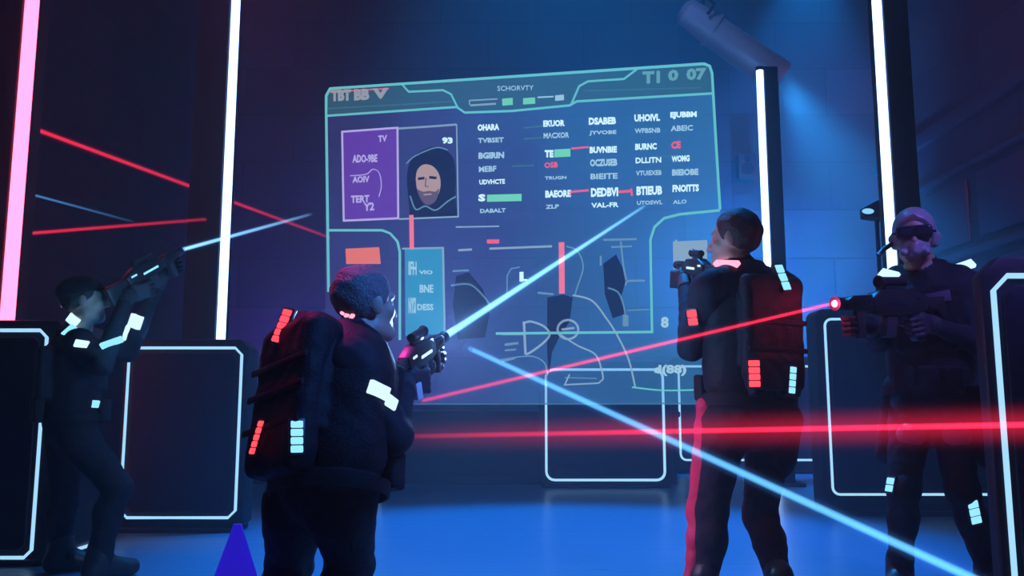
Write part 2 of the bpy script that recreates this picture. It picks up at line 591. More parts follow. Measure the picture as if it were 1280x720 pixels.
# ------------------------------------------------------------------ laser rifle
def rifle(rear, muzzle, label, led, mlens, scale=None, roll=0.0):
    rear, muzzle = Vector(rear), Vector(muzzle)
    x = (muzzle - rear); Lw = x.length; x.normalize()
    y = UP.cross(x).normalized()          # left of the gun
    z = x.cross(y).normalized()
    if roll:
        q = Matrix.Rotation(roll, 3, x)
        y, z = q @ y, q @ z
    s = Lw / 0.56
    mt = frame(rear + x * 0.22 * s, x * s, y * s, z * s)
    root = empty('laser_rifle', mt @ Vector((-0.035, 0, -0.11)), label, 'toy gun')
    m = lambda: MB()
    bd = m().prism([(-0.08, 0.0), (-0.09, 0.05), (-0.01, 0.078), (0.15, 0.07), (0.185, 0.045), (0.18, 0.0), (0.12, -0.012), (0.0, -0.014)], -0.026, 0.026, mt, 0.006).build('receiver', 'gun_black', root)
    m().box((0.02, -0.0285, 0.018), (0.13, 0.0285, 0.03), mt, 0.002).build('light_strip', led, bd)
    m().box((-0.06, -0.028, 0.036), (-0.02, 0.028, 0.046), mt, 0.002).build('light_strip', led, bd)
    m().prism([(-0.22, -0.06), (-0.225, 0.045), (-0.20, 0.052), (-0.08, 0.048), (-0.075, 0.012), (-0.14, 0.0), (-0.195, -0.062)], -0.018, 0.018, mt, 0.006).build('stock', 'gun_black', root)
    m().prism([(-0.055, 0.0), (0.0, 0.0), (-0.022, -0.105), (-0.068, -0.105)], -0.016, 0.016, mt, 0.007).build('pistol_grip', 'gun_grey', root)
    pts = [(0.0, 0, -0.012), (0.004, 0, -0.045), (0.02, 0, -0.052), (0.045, 0, -0.048), (0.055, 0, -0.012)]
    tg = m().tube(pts, 0.0035, 6, mtx=mt).build('trigger_guard', 'gun_grey', root)
    m().tube([(0.022, 0, -0.01), (0.018, 0, -0.025), (0.022, 0, -0.036)], 0.004, 6, mtx=mt).build('trigger', 'gun_grey', tg)
    m().prism([(0.06, -0.01), (0.11, -0.01), (0.125, -0.085), (0.08, -0.09)], -0.015, 0.015, mt, 0.004).build('battery_pack', 'gun_grey', root)
    hg = m()
    hg.prism([(0.18, 0.0), (0.18, 0.058), (0.27, 0.055), (0.295, 0.04), (0.29, 0.008)], -0.022, 0.022, mt, 0.005)
    for k in range(4): hg.box((0.192 + 0.022 * k, -0.025, 0.022), (0.204 + 0.022 * k, 0.025, 0.042), mt, 0.002)
    hg.build('handguard', 'gun_black', root)
    m().prism([(0.215, 0.0), (0.25, 0.0), (0.246, -0.09), (0.219, -0.09)], -0.014, 0.014, mt, 0.006).build('foregrip', 'gun_grey', root)
    br = m().cyl((0.285, 0, 0.03), (0.33, 0, 0.03), 0.013, mtx=mt).cyl((0.305, 0, 0.03), (0.338, 0, 0.03), 0.021, 0.024, mtx=mt).build('barrel', 'gun_grey', root)
    m().cyl((0.332, 0, 0.03), (0.342, 0, 0.03), 0.014, 0.010, mtx=mt).build('muzzle_lens', mlens, br)
    st = m().box((0.0, -0.010, 0.066), (0.10, 0.010, 0.088), mt, 0.003).cyl((0.0, 0, 0.103), (0.105, 0, 0.103), 0.017, 0.017, 16, mt).cyl((0.105, 0, 0.103), (0.125, 0, 0.103), 0.017, 0.022, 16, mt).build('sight', 'gun_black', root)
    m().cyl((0.124, 0, 0.103), (0.127, 0, 0.103), 0.018, 0.018, 16, mt).build('sight_lens', 'lens', st)
    g1 = mt @ Vector((-0.036, 0, -0.052)); g2 = mt @ Vector((0.233, 0, -0.045))
    vz = (mt.to_3x3() @ Vector((-0.2, 0, -1))).normalized()
    vz2 = (mt.to_3x3() @ Vector((0, 0, -1))).normalized()
    lens = mt @ Vector((0.342, 0, 0.03))
    return root, g1, g2, vz, vz2, x, y, z, lens


# =================================================================== SETTING
def wall_mat():
    m = mat('wall', (0.075, 0.075, 0.10), 0.7)
    nt = m.node_tree
    b = nt.nodes['Principled BSDF']
    tc = nt.nodes.new('ShaderNodeTexCoord')
    br = nt.nodes.new('ShaderNodeTexBrick')
    br.inputs['Scale'].default_value = 1.0
    br.inputs['Color1'].default_value = (0.085, 0.083, 0.11, 1)
    br.inputs['Color2'].default_value = (0.055, 0.055, 0.08, 1)
    br.inputs['Mortar'].default_value = (0.03, 0.03, 0.045, 1)
    br.inputs['Mortar Size'].default_value = 0.012
    br.inputs['Brick Width'].default_value = 1.6
    br.inputs['Row Height'].default_value = 0.8
    mp = nt.nodes.new('ShaderNodeSeparateXYZ')
    cb = nt.nodes.new('ShaderNodeCombineXYZ')
    ad = nt.nodes.new('ShaderNodeMath'); ad.operation = 'ADD'
    nt.links.new(tc.outputs['Object'], mp.inputs[0])
    nt.links.new(mp.outputs['X'], ad.inputs[0]); nt.links.new(mp.outputs['Y'], ad.inputs[1])
    nt.links.new(ad.outputs[0], cb.inputs['X']); nt.links.new(mp.outputs['Z'], cb.inputs['Y'])
    nt.links.new(cb.outputs[0], br.inputs['Vector'])
    nz = nt.nodes.new('ShaderNodeTexNoise'); nz.inputs['Scale'].default_value = 1.3; nz.inputs['Detail'].default_value = 8
    nt.links.new(tc.outputs['Object'], nz.inputs['Vector'])
    mx = nt.nodes.new('ShaderNodeMix'); mx.data_type = 'RGBA'; mx.blend_type = 'MULTIPLY'; mx.inputs[0].default_value = 0.7
    nt.links.new(br.outputs['Color'], mx.inputs[6]); nt.links.new(nz.outputs['Color'], mx.inputs[7])
    nt.links.new(mx.outputs[2], b.inputs['Base Color'])
    bp = nt.nodes.new('ShaderNodeBump'); bp.inputs['Strength'].default_value = 0.3; bp.inputs['Distance'].default_value = 0.02
    nt.links.new(br.outputs['Fac'], bp.inputs['Height'])
    nt.links.new(bp.outputs['Normal'], b.inputs['Normal'])


def floor_mat():
    m = mat('floor', (0.10, 0.22, 0.38), 0.3)
    nt = m.node_tree
    b = nt.nodes['Principled BSDF']
    tc = nt.nodes.new('ShaderNodeTexCoord')
    mp = nt.nodes.new('ShaderNodeMapping')
    mp.inputs['Scale'].default_value = (0.8, 9.0, 1)
    nz = nt.nodes.new('ShaderNodeTexNoise'); nz.inputs['Scale'].default_value = 2.0; nz.inputs['Detail'].default_value = 6
    nt.links.new(tc.outputs['Object'], mp.inputs[0]); nt.links.new(mp.outputs[0], nz.inputs['Vector'])
    r = nt.nodes.new('ShaderNodeMapRange')
    r.inputs['To Min'].default_value = 0.22; r.inputs['To Max'].default_value = 0.42
    nt.links.new(nz.outputs['Fac'], r.inputs['Value']); nt.links.new(r.outputs[0], b.inputs['Roughness'])
    bp = nt.nodes.new('ShaderNodeBump'); bp.inputs['Strength'].default_value = 0.12; bp.inputs['Distance'].default_value = 0.01
    nt.links.new(nz.outputs['Fac'], bp.inputs['Height']); nt.links.new(bp.outputs['Normal'], b.inputs['Normal'])


wall_mat(); floor_mat()
mat('ceiling', (0.03, 0.03, 0.04), 0.9)
mat('trim', (0.05, 0.045, 0.07), 0.5, bump=0.1)

XL, XR, YB, YF, ZC = -5.0, 6.0, 14.0, -3.0, 7.6
tag(MB().box((XL - 0.2, YF - 0.2, -0.2), (XR + 0.2, YB + 0.2, 0)).build('floor', 'floor', smooth=False), kind='structure')
tag(MB().box((XL - 0.2, YF - 0.2, ZC), (XR + 0.2, YB + 0.2, ZC + 0.2)).build('ceiling', 'ceiling', smooth=False), kind='structure')
tag(MB().box((XL, YB, 0), (XR, YB + 0.2, ZC)).build('wall_back', 'wall', smooth=False), kind='structure')
tag(MB().box((XL, YF - 0.2, 0), (XR, YF, ZC)).build('wall_front', 'wall', smooth=False), kind='structure')
tag(MB().box((XL - 0.2, YF, 0), (XL, YB, ZC)).build('wall_left', 'wall', smooth=False), kind='structure')
tag(MB().box((XR, YF, 0), (XR + 0.2, YB, ZC)).build('wall_right', 'wall', smooth=False), kind='structure')
tn = 1
for z0, z1 in ((4.55, 4.75), (3.9, 3.98), (2.75, 2.85)):
    tag(MB().box((XR - 0.10, 6, z0), (XR, YB, z1), bev=0.015).build('trim_%d' % tn, 'trim'), kind='structure'); tn += 1
mbp = MB()
for k in range(5):
    y0 = 7.2 + 1.35 * k
    for z0, z1 in ((2.95, 3.8), (1.3, 2.65)):
        mbp.box((XR - 0.06, y0, z0), (XR, y0 + 1.1, z1), bev=0.03)
tag(mbp.build('trim_%d' % tn, 'trim'), kind='structure')
tag(MB().box((XL, YB - 0.03, 0), (XR, YB, 0.15), bev=0.008).build('baseboard_back', 'trim'), kind='structure')
tag(MB().box((XL, YF, 0), (XL + 0.03, YB, 0.15), bev=0.008).build('baseboard_left', 'trim'), kind='structure')
tag(MB().box((XR - 0.03, YF, 0), (XR, YB, 0.15), bev=0.008).build('baseboard_right', 'trim'), kind='structure')

# haze filling the hall
hz = MB().box((XL - 0.5, YF - 0.5, -0.5), (XR + 0.5, YB + 0.5, ZC + 0.5)).build('haze', 'floor', smooth=False)
hm = bpy.data.materials.new('haze'); hm.use_nodes = True
nt = hm.node_tree; nt.nodes.clear()
o_ = nt.nodes.new('ShaderNodeOutputMaterial'); vs = nt.nodes.new('ShaderNodeVolumeScatter')
vs.inputs['Color'].default_value = (0.85, 0.88, 1, 1); vs.inputs['Density'].default_value = 0.015; vs.inputs['Anisotropy'].default_value = 0.25
nt.links.new(vs.outputs[0], o_.inputs['Volume'])
hz.data.materials.clear(); hz.data.materials.append(hm)
tag(hz, 'thin blue haze hanging through the whole dark hall', 'haze', kind='stuff')

# =================================================================== LIGHT POSTS
def post(px, Ypos, ztop, tube_w_px, label, tubemat, side, pw=0.26, red=False):
    """tall dark post with a neon tube up its front edge; side: post stands to this side of the tube"""
    X = P(px, 400, Ypos).x
    r = tube_w_px / F * Ypos / 2
    root = empty('light_post', (X + side * (pw / 2 + r), Ypos + 0.15, 0), label, 'light post', 'neon light posts')
    x0, x1 = sorted((X + side * (r + 0.005), X + side * (r + pw)))
    MB().box((x0, Ypos - 0.02, 0), (x1, Ypos + 0.3, ztop), bev=0.015).build('column', 'post', root)
    MB().box((x0 - 0.08, Ypos - 0.1, 0), (x1 + 0.08, Ypos + 0.38, 0.04), bev=0.01).build('base_plate', 'post', root)
    tb = MB().cyl((X, Ypos, 0.08), (X, Ypos, ztop - 0.03), r, n=20).build('neon_tube', tubemat, root)
    for zc in (0.05, ztop - 0.03):
        mb = MB().cyl((X, Ypos, zc - 0.02), (X, Ypos, zc + 0.02), r + 0.006)
        mb.box((min(X, X + side * (r + 0.02)), Ypos - 0.012, zc - 0.015), (max(X, X + side * (r + 0.02)), Ypos + 0.012, zc + 0.015))
        mb.build('tube_cap', 'post', root)
    return root


post(277, 6.6, 4.42, 11, 'dark post with blue-white tube between two left cover boxes', 'tube_blue', -1)
post(1119.5, 7.1, 4.42, 12, 'dark post with blue-white tube rising behind the masked shooter', 'tube_blue', 1, 0.22)
post(962, 9.2, P(955, 83, 9.2).z, 9, 'dark post with blue-white tube just right of glowing scoreboard', 'tube_blue', 1, 0.16)
post(9, 5.3, 4.42, 17, 'dark post with glowing red tube behind the shooter in a cap', 'tube_red', -1, 0.25)


# =================================================================== COVER BOXES
def rr(x0, z0, x1, z1, r, n=5, ch=False):
    pts = []
    for cx, cz, a0 in ((x1 - r, z0 + r, -90), (x1 - r, z1 - r, 0), (x0 + r, z1 - r, 90), (x0 + r, z0 + r, 180)):
        for k in ((0, n) if ch else range(n + 1)):
            a = math.radians(a0 + 90 * k / n)
            pts.append((cx + r * math.cos(a), cz + r * math.sin(a)))
    return pts


def barrier(Y, outer, led, label, ledmat='led_ice', r=0.07, tr=0.0095, depth=0.22, chamfer=False, strip=None, side_led=False, gapcorner=False):
    """outer / led = photo rectangles (x0, ytop, x1, ybottom) at depth Y"""
    a = P(outer[0], outer[3], Y); b = P(outer[2], outer[1], Y)
    x0, x1, z1 = a.x, b.x, b.z
    root = empty('cover_box', ((x0 + x1) / 2, Y + depth / 2, 0), label, 'cover box', 'laser tag cover boxes')
    MB().prism(rr(x0, 0.0, x1, z1, r, ch=chamfer), Y, Y + depth, None, 0.012).build('shell', 'barrier', root)
    la = P(led[0], led[3], Y); lb = P(led[2], led[1], Y)
    lz = max(la.z, 0.025)
    m = 0.035
    MB().prism(rr(la.x + m, lz + m, lb.x - m, lb.z - m, r * 0.6, ch=chamfer), Y - 0.012, Y + 0.01, None, 0.005).build('front_panel', 'barrier_panel', root)
    pts = [(p[0], Y - 0.006, p[1]) for p in rr(la.x, lz, lb.x, lb.z, r * 0.75, 5, chamfer)]
    MB().tube(pts, tr, 8, True).build('light_frame', ledmat, root)
    if strip:
        s0 = P(strip[0], strip[2], Y); s1 = P(strip[1], strip[2], Y)
        MB().box((s0.x, Y - 0.05, 0.012), (s1.x, Y - 0.03, 0.03), bev=0.004).build('base_light', ledmat, root)
        MB().box((x0 + 0.05, Y - 0.055, 0.0), (x1 - 0.05, Y, 0.035), bev=0.004).build('base', 'barrier', root)
    else:
        MB().box((x0 + 0.03, Y - 0.03, 0.0), (x1 - 0.03, Y + depth + 0.03, 0.03), bev=0.008).build('base', 'barrier', root)
    if side_led:
        MB().tube([(x1 + 0.004, Y + 0.03, lz), (x1 + 0.004, Y + depth - 0.03, lz)], tr, 8).build('side_light', ledmat, root)
    return root


barrier(4.6, (-120, 400, 84, 700), (-95, 413, 60, 697), 'dark cover box behind the capped shooter, cut by the frame edge', depth=0.5, side_led=True, chamfer=True, r=0.05)
barrier(5.8, (142, 424, 312, 662), (150, 435, 303, 647), 'dark cover box with full light frame between capped and crouching shooters', chamfer=True, r=0.06)
barrier(7.9, (330, 447, 486, 622), (338, 458, 478, 616), 'dark cover box mostly hidden behind the crouching shooter', r=0.08)
barrier(9.0, (674, 452, 838, 607), (683, 462, 828, 600), 'dark cover box under the middle of the glowing scoreboard', r=0.11, tr=0.013)
barrier(11.0, (842, 446, 1052, 588), (851, 458, 1046, 575), 'far dark cover box seen on both sides of the back-turned shooter', r=0.1, tr=0.014, strip=(853, 1044, 588))
barrier(6.7, (1030, 386, 1240, 640), (1041, 399, 1231, 618), 'dark cover box standing behind the masked shooter', r=0.07, strip=(1058, 1215, 634))
barrier(3.25, (1257, 320, 1530, 780), (1271, 345, 1510, 770), 'tall dark cover box nearest the camera beside the masked shooter', chamfer=True, r=0.075, tr=0.0105, depth=0.07)

# stage under the scoreboard
sx0, sx1 = P(300, 560, 9.5).x, P(846, 560, 9.5).x
root = empty('stage_block', ((sx0 + sx1) / 2, 9.9, 0), 'long low dark block under the glowing scoreboard', 'stage')
MB().box((sx0, 9.5, 0), (sx1, 10.5, 0.70), bev=0.015).build('body', 'stage', root)
MB().box((sx0 - 0.04, 9.45, 0.70), (sx1 + 0.04, 10.55, 0.76), bev=0.015).build('top', 'stage', root)
MB().box((sx0 + 0.05, 9.47, 0.0), (sx1 - 0.05, 9.5, 0.10), bev=0.008).build('plinth', 'barrier', root)

# =================================================================== HOLOGRAM SCOREBOARD
bl, br_ = P(405, 505, 8.75), P(900, 505, 8.15)
U2 = (br_ - bl); U2.z = 0; U2.normalize()
N2 = Vector((U2.y, -U2.x, 0))            # towards the room
base2 = Vector((bl.x, bl.y, 0))
HOLO = frame(base2, U2, -N2, UP)          # local x along the board, y into it, z up


def B2(x, y):
    d = ray(x, y)
    t = (base2 - CAM).dot(N2) / d.dot(N2)
    p = CAM + d * t
    q = p - base2
    return (q.dot(U2), q.z)


mid2 = B2(650, 300)
board = empty('scoreboard', HOLO @ Vector((mid2[0], 0, 0.8)), 'huge glowing see-through blue scoreboard hanging in the haze', 'scoreboard')


def ribbon(mb, pts, w, depth=0.012, y=0.0, closed=False):
    """polyline drawn on the board, w in photo pixels"""
    p = [Vector(B2(*q)) for q in pts]
    w = w * 8.45 / F / 2
    n = len(p)
    L_, R_ = [], []
    for i in range(n):
        a = p[i - 1] if (i > 0 or closed) else None
        c = p[(i + 1) % n] if (i < n - 1 or closed) else None
        d1 = (p[i] - a).normalized() if a is not None else None
        d2 = (c - p[i]).normalized() if c is not None else None
        if d1 is None: d1 = d2
        if d2 is None: d2 = d1
        t = d1 + d2
        t = t.normalized() if t.length > 1e-6 else d1
        nn = Vector((-t.y, t.x))
        s = w / max(0.45, abs(nn.dot(Vector((-d1.y, d1.x)))))
        L_.append(p[i] + nn * s); R_.append(p[i] - nn * s)
    b = bmesh.new()
    rings = [[b.verts.new((q.x, yy, q.y)) for q, yy in ((L_[i], y - depth), (R_[i], y - depth), (R_[i], y), (L_[i], y))] for i in range(n)]
    for i in range(n if closed else n - 1):
        A, C = rings[i], rings[(i + 1) % n]
        for k in range(4): b.faces.new((A[k], A[(k + 1) % 4], C[(k + 1) % 4], C[k]))
    if not closed: b.faces.new(rings[0]); b.faces.new(rings[-1][::-1])
    bmesh.ops.recalc_face_normals(b, faces=b.faces[:])
    mb._merge(b, HOLO)
    return mb


def poly(pts, name, m, parent, y0=-0.004, d=0.006):
    q = [B2(*a) for a in pts]
    return MB().prism(q, y0 - d, y0, HOLO).build(name, m, parent, smooth=False)


def curve_pts(pts, n=6):
    """smooth line through the points"""
    out = []
    p = [Vector(a) for a in pts]
    for i in range(len(p) - 1):
        a, b_, c, d = p[max(i - 1, 0)], p[i], p[i + 1], p[min(i + 2, len(p) - 1)]
        for k in range(n):
            t = k / n
            out.append(0.5 * ((2 * b_) + (c - a) * t + (2 * a - 5 * b_ + 4 * c - d) * t * t + (3 * b_ - a - 3 * c + d) * t ** 3))
    out.append(p[-1])
    return [tuple(v) for v in out]


def text(s, x0, y0, x1, y1, name, m, parent, bold=0.02, slope=0.0):
    cu = bpy.data.curves.new('t', 'FONT')
    cu.body = s; cu.offset = bold; cu.extrude = 0.01; cu.resolution_u = 2
    o = bpy.data.objects.new('t', cu)
    COL.objects.link(o)
    dg = bpy.context.evaluated_depsgraph_get()
    me = bpy.data.meshes.new_from_object(o.evaluated_get(dg))
    bpy.data.objects.remove(o); bpy.data.curves.remove(cu)
    co = np.array([v.co[:] for v in me.vertices])
    lo, hi = co.min(0), co.max(0)
    for v in me.vertices:
        t = (v.co.x - lo[0]) / (hi[0] - lo[0]); w = (v.co.y - lo[1]) / (hi[1] - lo[1])
        q = B2(x0 + (x1 - x0) * t, y1 + (y0 - y1) * w + slope * t)
        v.co = HOLO @ Vector((q[0], -0.006 - (0.006 if v.co.z > 0 else 0), q[1]))
    return link(name, me, m, parent)


# the sheet of light
sheet_m = bpy.data.materials.new('hologram_sheet'); sheet_m.use_nodes = True
nt = sheet_m.node_tree; nt.nodes.clear()
o_ = nt.nodes.new('ShaderNodeOutputMaterial')
tr_ = nt.nodes.new('ShaderNodeBsdfTransparent'); tr_.inputs[0].default_value = (0.62, 0.62, 0.62, 1)
em_ = nt.nodes.new('ShaderNodeEmission'); em_.inputs['Strength'].default_value = 1.0
ad_ = nt.nodes.new('ShaderNodeAddShader')
tc = nt.nodes.new('ShaderNodeTexCoord')
sp_ = nt.nodes.new('ShaderNodeSeparateXYZ'); nt.links.new(tc.outputs['Generated'], sp_.inputs[0])
rx = nt.nodes.new('ShaderNodeValToRGB')
els = rx.color_ramp.elements
els[0].position = 0; els[0].color = (0.022, 0.022, 0.095, 1)
els[1].position = 1; els[1].color = (0.022, 0.120, 0.25, 1)
e2 = els.new(0.35); e2.color = (0.028, 0.048, 0.19, 1)
e2 = els.new(0.65); e2.color = (0.024, 0.095, 0.25, 1)
nz = nt.nodes.new('ShaderNodeTexNoise'); nz.inputs['Scale'].default_value = 3.2; nz.inputs['Detail'].default_value = 4
nt.links.new(tc.outputs['Generated'], nz.inputs['Vector'])
ma = nt.nodes.new('ShaderNodeMath'); ma.operation = 'MULTIPLY_ADD'; ma.inputs[1].default_value = 0.5; 
nt.links.new(nz.outputs['Fac'], ma.inputs[0]); 
sub = nt.nodes.new('ShaderNodeMath'); sub.operation = 'SUBTRACT'; sub.inputs[1].default_value = 0.25
nt.links.new(sp_.outputs['X'], sub.inputs[0]); nt.links.new(sub.outputs[0], ma.inputs[2])
nt.links.new(ma.outputs[0], rx.inputs['Fac'])
nt.links.new(rx.outputs['Color'], em_.inputs['Color'])
nt.links.new(tr_.outputs[0], ad_.inputs[0]); nt.links.new(em_.outputs[0], ad_.inputs[1])
nt.links.new(ad_.outputs[0], o_.inputs['Surface'])
M['hologram_sheet'] = sheet_m
# one face thick in light: a thin slab with its light on the front only
outl = [(406, 506), (407, 124), (412, 111), (880, 79), (889, 86), (900, 262), (903, 506)]
q = [B2(*a) for a in outl]
b = bmesh.new()
b.faces.new([b.verts.new((a[0], 0.0, a[1])) for a in q])
mb = MB(); mb._merge(b, HOLO)
sheet = mb.build('light_sheet', 'hologram_sheet', board, smooth=False)

holo('h_teal', (0.14, 0.58, 0.60), 0.95, 0.9)
holo('h_teal_dim', (0.07, 0.28, 0.36), 0.6, 0.6)
holo('h_pale', (0.32, 0.50, 0.66), 0.8, 0.8)
holo('h_purple', (0.16, 0.05, 0.50), 0.75, 0.8)
holo('h_purple_line', (0.55, 0.48, 0.90), 0.9, 0.9)
holo('h_card', (0.05, 0.06, 0.25), 0.7, 0.7)
holo('h_cyan', (0.03, 0.32, 0.55), 0.9, 0.8)
holo('h_header', (0.05, 0.20, 0.28), 0.55, 0.6)
holo('h_green', (0.20, 0.80, 0.50), 0.85, 0.9)
holo('h_orange', (1.0, 0.22, 0.16), 0.8, 0.85)
holo('h_map', (0.20, 0.42, 0.60), 0.7, 0.7)
holo('h_dark', (0.010, 0.012, 0.06), 0.5, 0.75)
holo('h_face', (0.62, 0.42, 0.40), 0.7, 0.95)
holo('h_beard', (0.18, 0.12, 0.20), 0.6, 0.95)
holo('h_hair', (0.010, 0.010, 0.05), 0.6, 0.95)
holo('h_grey', (0.34, 0.38, 0.44), 0.9, 0.85)
holo('h_clock', (0.14, 0.40, 0.46), 0.9, 0.85)
holo('h_text', (0.60, 0.86, 0.92), 1.15, 1.0)
holo('h_text_dim', (0.36, 0.60, 0.75), 1.0, 0.9)
holo('h_red', (1.0, 0.12, 0.20), 0.9, 0.95)

fr = MB()
ribbon(fr, [(411, 365), (408, 140), (408, 120), (413, 111), (640, 96), (880, 80), (887, 83), (890, 92), (895, 180), (900, 262)], 3.2)
fr.build('outer_frame', 'h_teal', board)
rb = MB()
ribbon(rb, [(900, 263), (850, 268), (830, 273), (818, 284), (813, 300), (815, 415), (620, 417)], 3.0)
rb.build('inset_frame', 'h_teal', board)
lb = MB()
ribbon(lb, [(410, 288), (478, 288), (488, 292), (497, 302), (500, 315), (500, 425)], 3.0)
lb.build('inset_frame', 'h_teal', board)
hd = poly([(410, 114), (640, 98), (640, 137), (581, 141), (571, 134), (409, 145)], 'header_bar', 'h_header', board, 0.0, 0.003)
hd2 = poly([(640, 98), (888, 82), (891, 117), (721, 127), (712, 132), (640, 137)], 'header_bar', 'h_header', board, 0.0, 0.003)
l1 = MB(); ribbon(l1, [(409, 145), (571, 134), (581, 141), (640, 139), (712, 132), (721, 127), (891, 117)], 2.6); l1.build('header_line', 'h_teal', hd)
l1 = MB(); ribbon(l1, [(503, 106), (511, 115), (554, 113), (564, 118), (572, 134)], 2.4); l1.build('header_line', 'h_teal', hd)
l1 = MB(); ribbon(l1, [(410, 136), (520, 130), (566, 127)], 1.4); l1.build('header_line', 'h_teal_dim', hd)
l1 = MB(); ribbon(l1, [(796, 87), (780, 99), (735, 102), (724, 108), (714, 131)], 2.4); l1.build('header_line', 'h_teal', hd2)
l1 = MB(); ribbon(l1, [(731, 114), (874, 110), (876, 108)], 1.6); l1.build('header_line', 'h_teal_dim', hd2)
text('TBT', 414, 113, 439, 127, 'header_text', 'h_grey', hd, 0.06, -1.0)
text('BB', 443, 112, 462, 126, 'header_text', 'h_grey', hd, 0.06, -1)
text('V', 466, 111, 486, 124, 'header_text', 'h_grey', hd, 0.06, -1)
l1 = MB(); ribbon(l1, [(413, 115), (486, 111)], 1.4); l1.build('header_mark', 'h_red', hd)
text('T1', 803, 90, 825, 105, 'header_text', 'h_clock', hd2, 0.05, -1)
text('0', 835, 88, 848, 102, 'header_text', 'h_clock', hd2, 0.05, -1)
text('07', 858, 86, 883, 101, 'header_text', 'h_clock', hd2, 0.05, -1)
text('SCHORVTY', 622, 108, 667, 114, 'header_text', 'h_text_dim', hd, 0.0, -1)
l1 = MB(); ribbon(l1, [(587, 131), (587, 126), (622, 124)], 1.4); ribbon(l1, [(588, 132), (620, 130)], 2.2); l1.build('status_mark', 'h_pale', hd)
l1 = MB(); ribbon(l1, [(628, 128), (641, 127)], 9); l1.build('status_block', 'h_green', hd)
l1 = MB(); ribbon(l1, [(654, 127), (669, 126)], 8); l1.build('status_block', 'h_green', hd2)
l1 = MB(); ribbon(l1, [(672, 122), (692, 121)], 1.5); ribbon(l1, [(694, 123), (705, 122)], 7); l1.build('status_mark', 'h_text_dim', hd2)

# purple card
pc = poly([(428, 165), (497, 160), (497, 274), (430, 275)], 'purple_card', 'h_purple', board, -0.001, 0.003)
l1 = MB(); ribbon(l1, [(428, 165), (497, 160), (498, 273), (430, 276)], 2.4, closed=True); l1.build('card_border', 'h_purple_line', pc)
for s, a in (('TV', (473, 170, 484, 178)), ('ADO-9BE', (441, 194, 472, 204)), ('AOIV', (441, 221, 462, 229)), ('TERT', (439, 245, 462, 254)), ('Y2', (455, 254, 468, 264))):
    text(s, *a, 'card_text', 'h_purple_line', pc, 0.03, -1)
l1 = MB(); ribbon(l1, curve_pts([(438, 220), (458, 218), (466, 212), (474, 216), (477, 232), (474, 246)]), 1.0); l1.build('card_line', 'h_purple_line', pc)
# portrait card
pt = poly([(499, 160), (572, 155), (573, 270), (500, 273)], 'portrait_card', 'h_card', board, -0.001, 0.003)
l1 = MB(); ribbon(l1, [(498, 161), (530, 159), (571, 156)], 2.4); ribbon(l1, [(571, 156), (573, 271)], 1.6); ribbon(l1, [(573, 271), (499, 274)], 1.8); l1.build('card_border', 'h_pale', pt)
text('93', 553, 172, 566, 180, 'card_text', 'h_text', pt, 0.05, 0)
poly(curve_pts([(513, 272), (511, 250), (509, 225), (512, 205), (522, 192), (540, 184), (556, 187), (567, 199), (570, 220), (569, 245), (572, 270)], 4), 'portrait_hair', 'h_hair', pt, -0.005, 0.003)
fc = poly(curve_pts([(520, 224), (522, 213), (530, 206), (541, 208), (549, 218), (551, 233), (546, 247), (537, 253), (528, 249), (522, 238), (520, 224)], 4), 'portrait_face', 'h_face', pt, -0.009, 0.003)
poly(curve_pts([(521, 236), (529, 240), (537, 239), (545, 240), (549, 236), (546, 250), (536, 257), (527, 251), (521, 236)], 3), 'portrait_beard', 'h_beard', fc, -0.012, 0.002)
for pts, w_ in (([(523, 224), (531, 223)], 3.4), ([(537, 222), (546, 223)], 3.4)):
    l1 = MB(); ribbon(l1, pts, w_, y=-0.013, depth=0.002); l1.build('portrait_eye', 'h_hair', fc)
l1 = MB(); ribbon(l1, [(533, 223), (532, 233), (536, 234)], 1.4, y=-0.013, depth=0.002); l1.build('portrait_nose', 'h_beard', fc)
l1 = MB(); ribbon(l1, [(530, 244), (540, 243)], 1.8, y=-0.015, depth=0.002); l1.build('portrait_mouth', 'h_face', fc)
l1 = MB(); ribbon(l1, curve_pts([(508, 205), (520, 195), (545, 185), (560, 188)]), 1.5, y=-0.01, depth=0.003); l1.build('portrait_line', 'h_map', pt); l1 = MB()
ribbon(l1, curve_pts([(513, 245), (520, 262), (532, 258), (545, 263), (560, 252), (570, 246)]), 1.8, y=-0.01, depth=0.003); l1.build('portrait_line', 'h_map', pt)

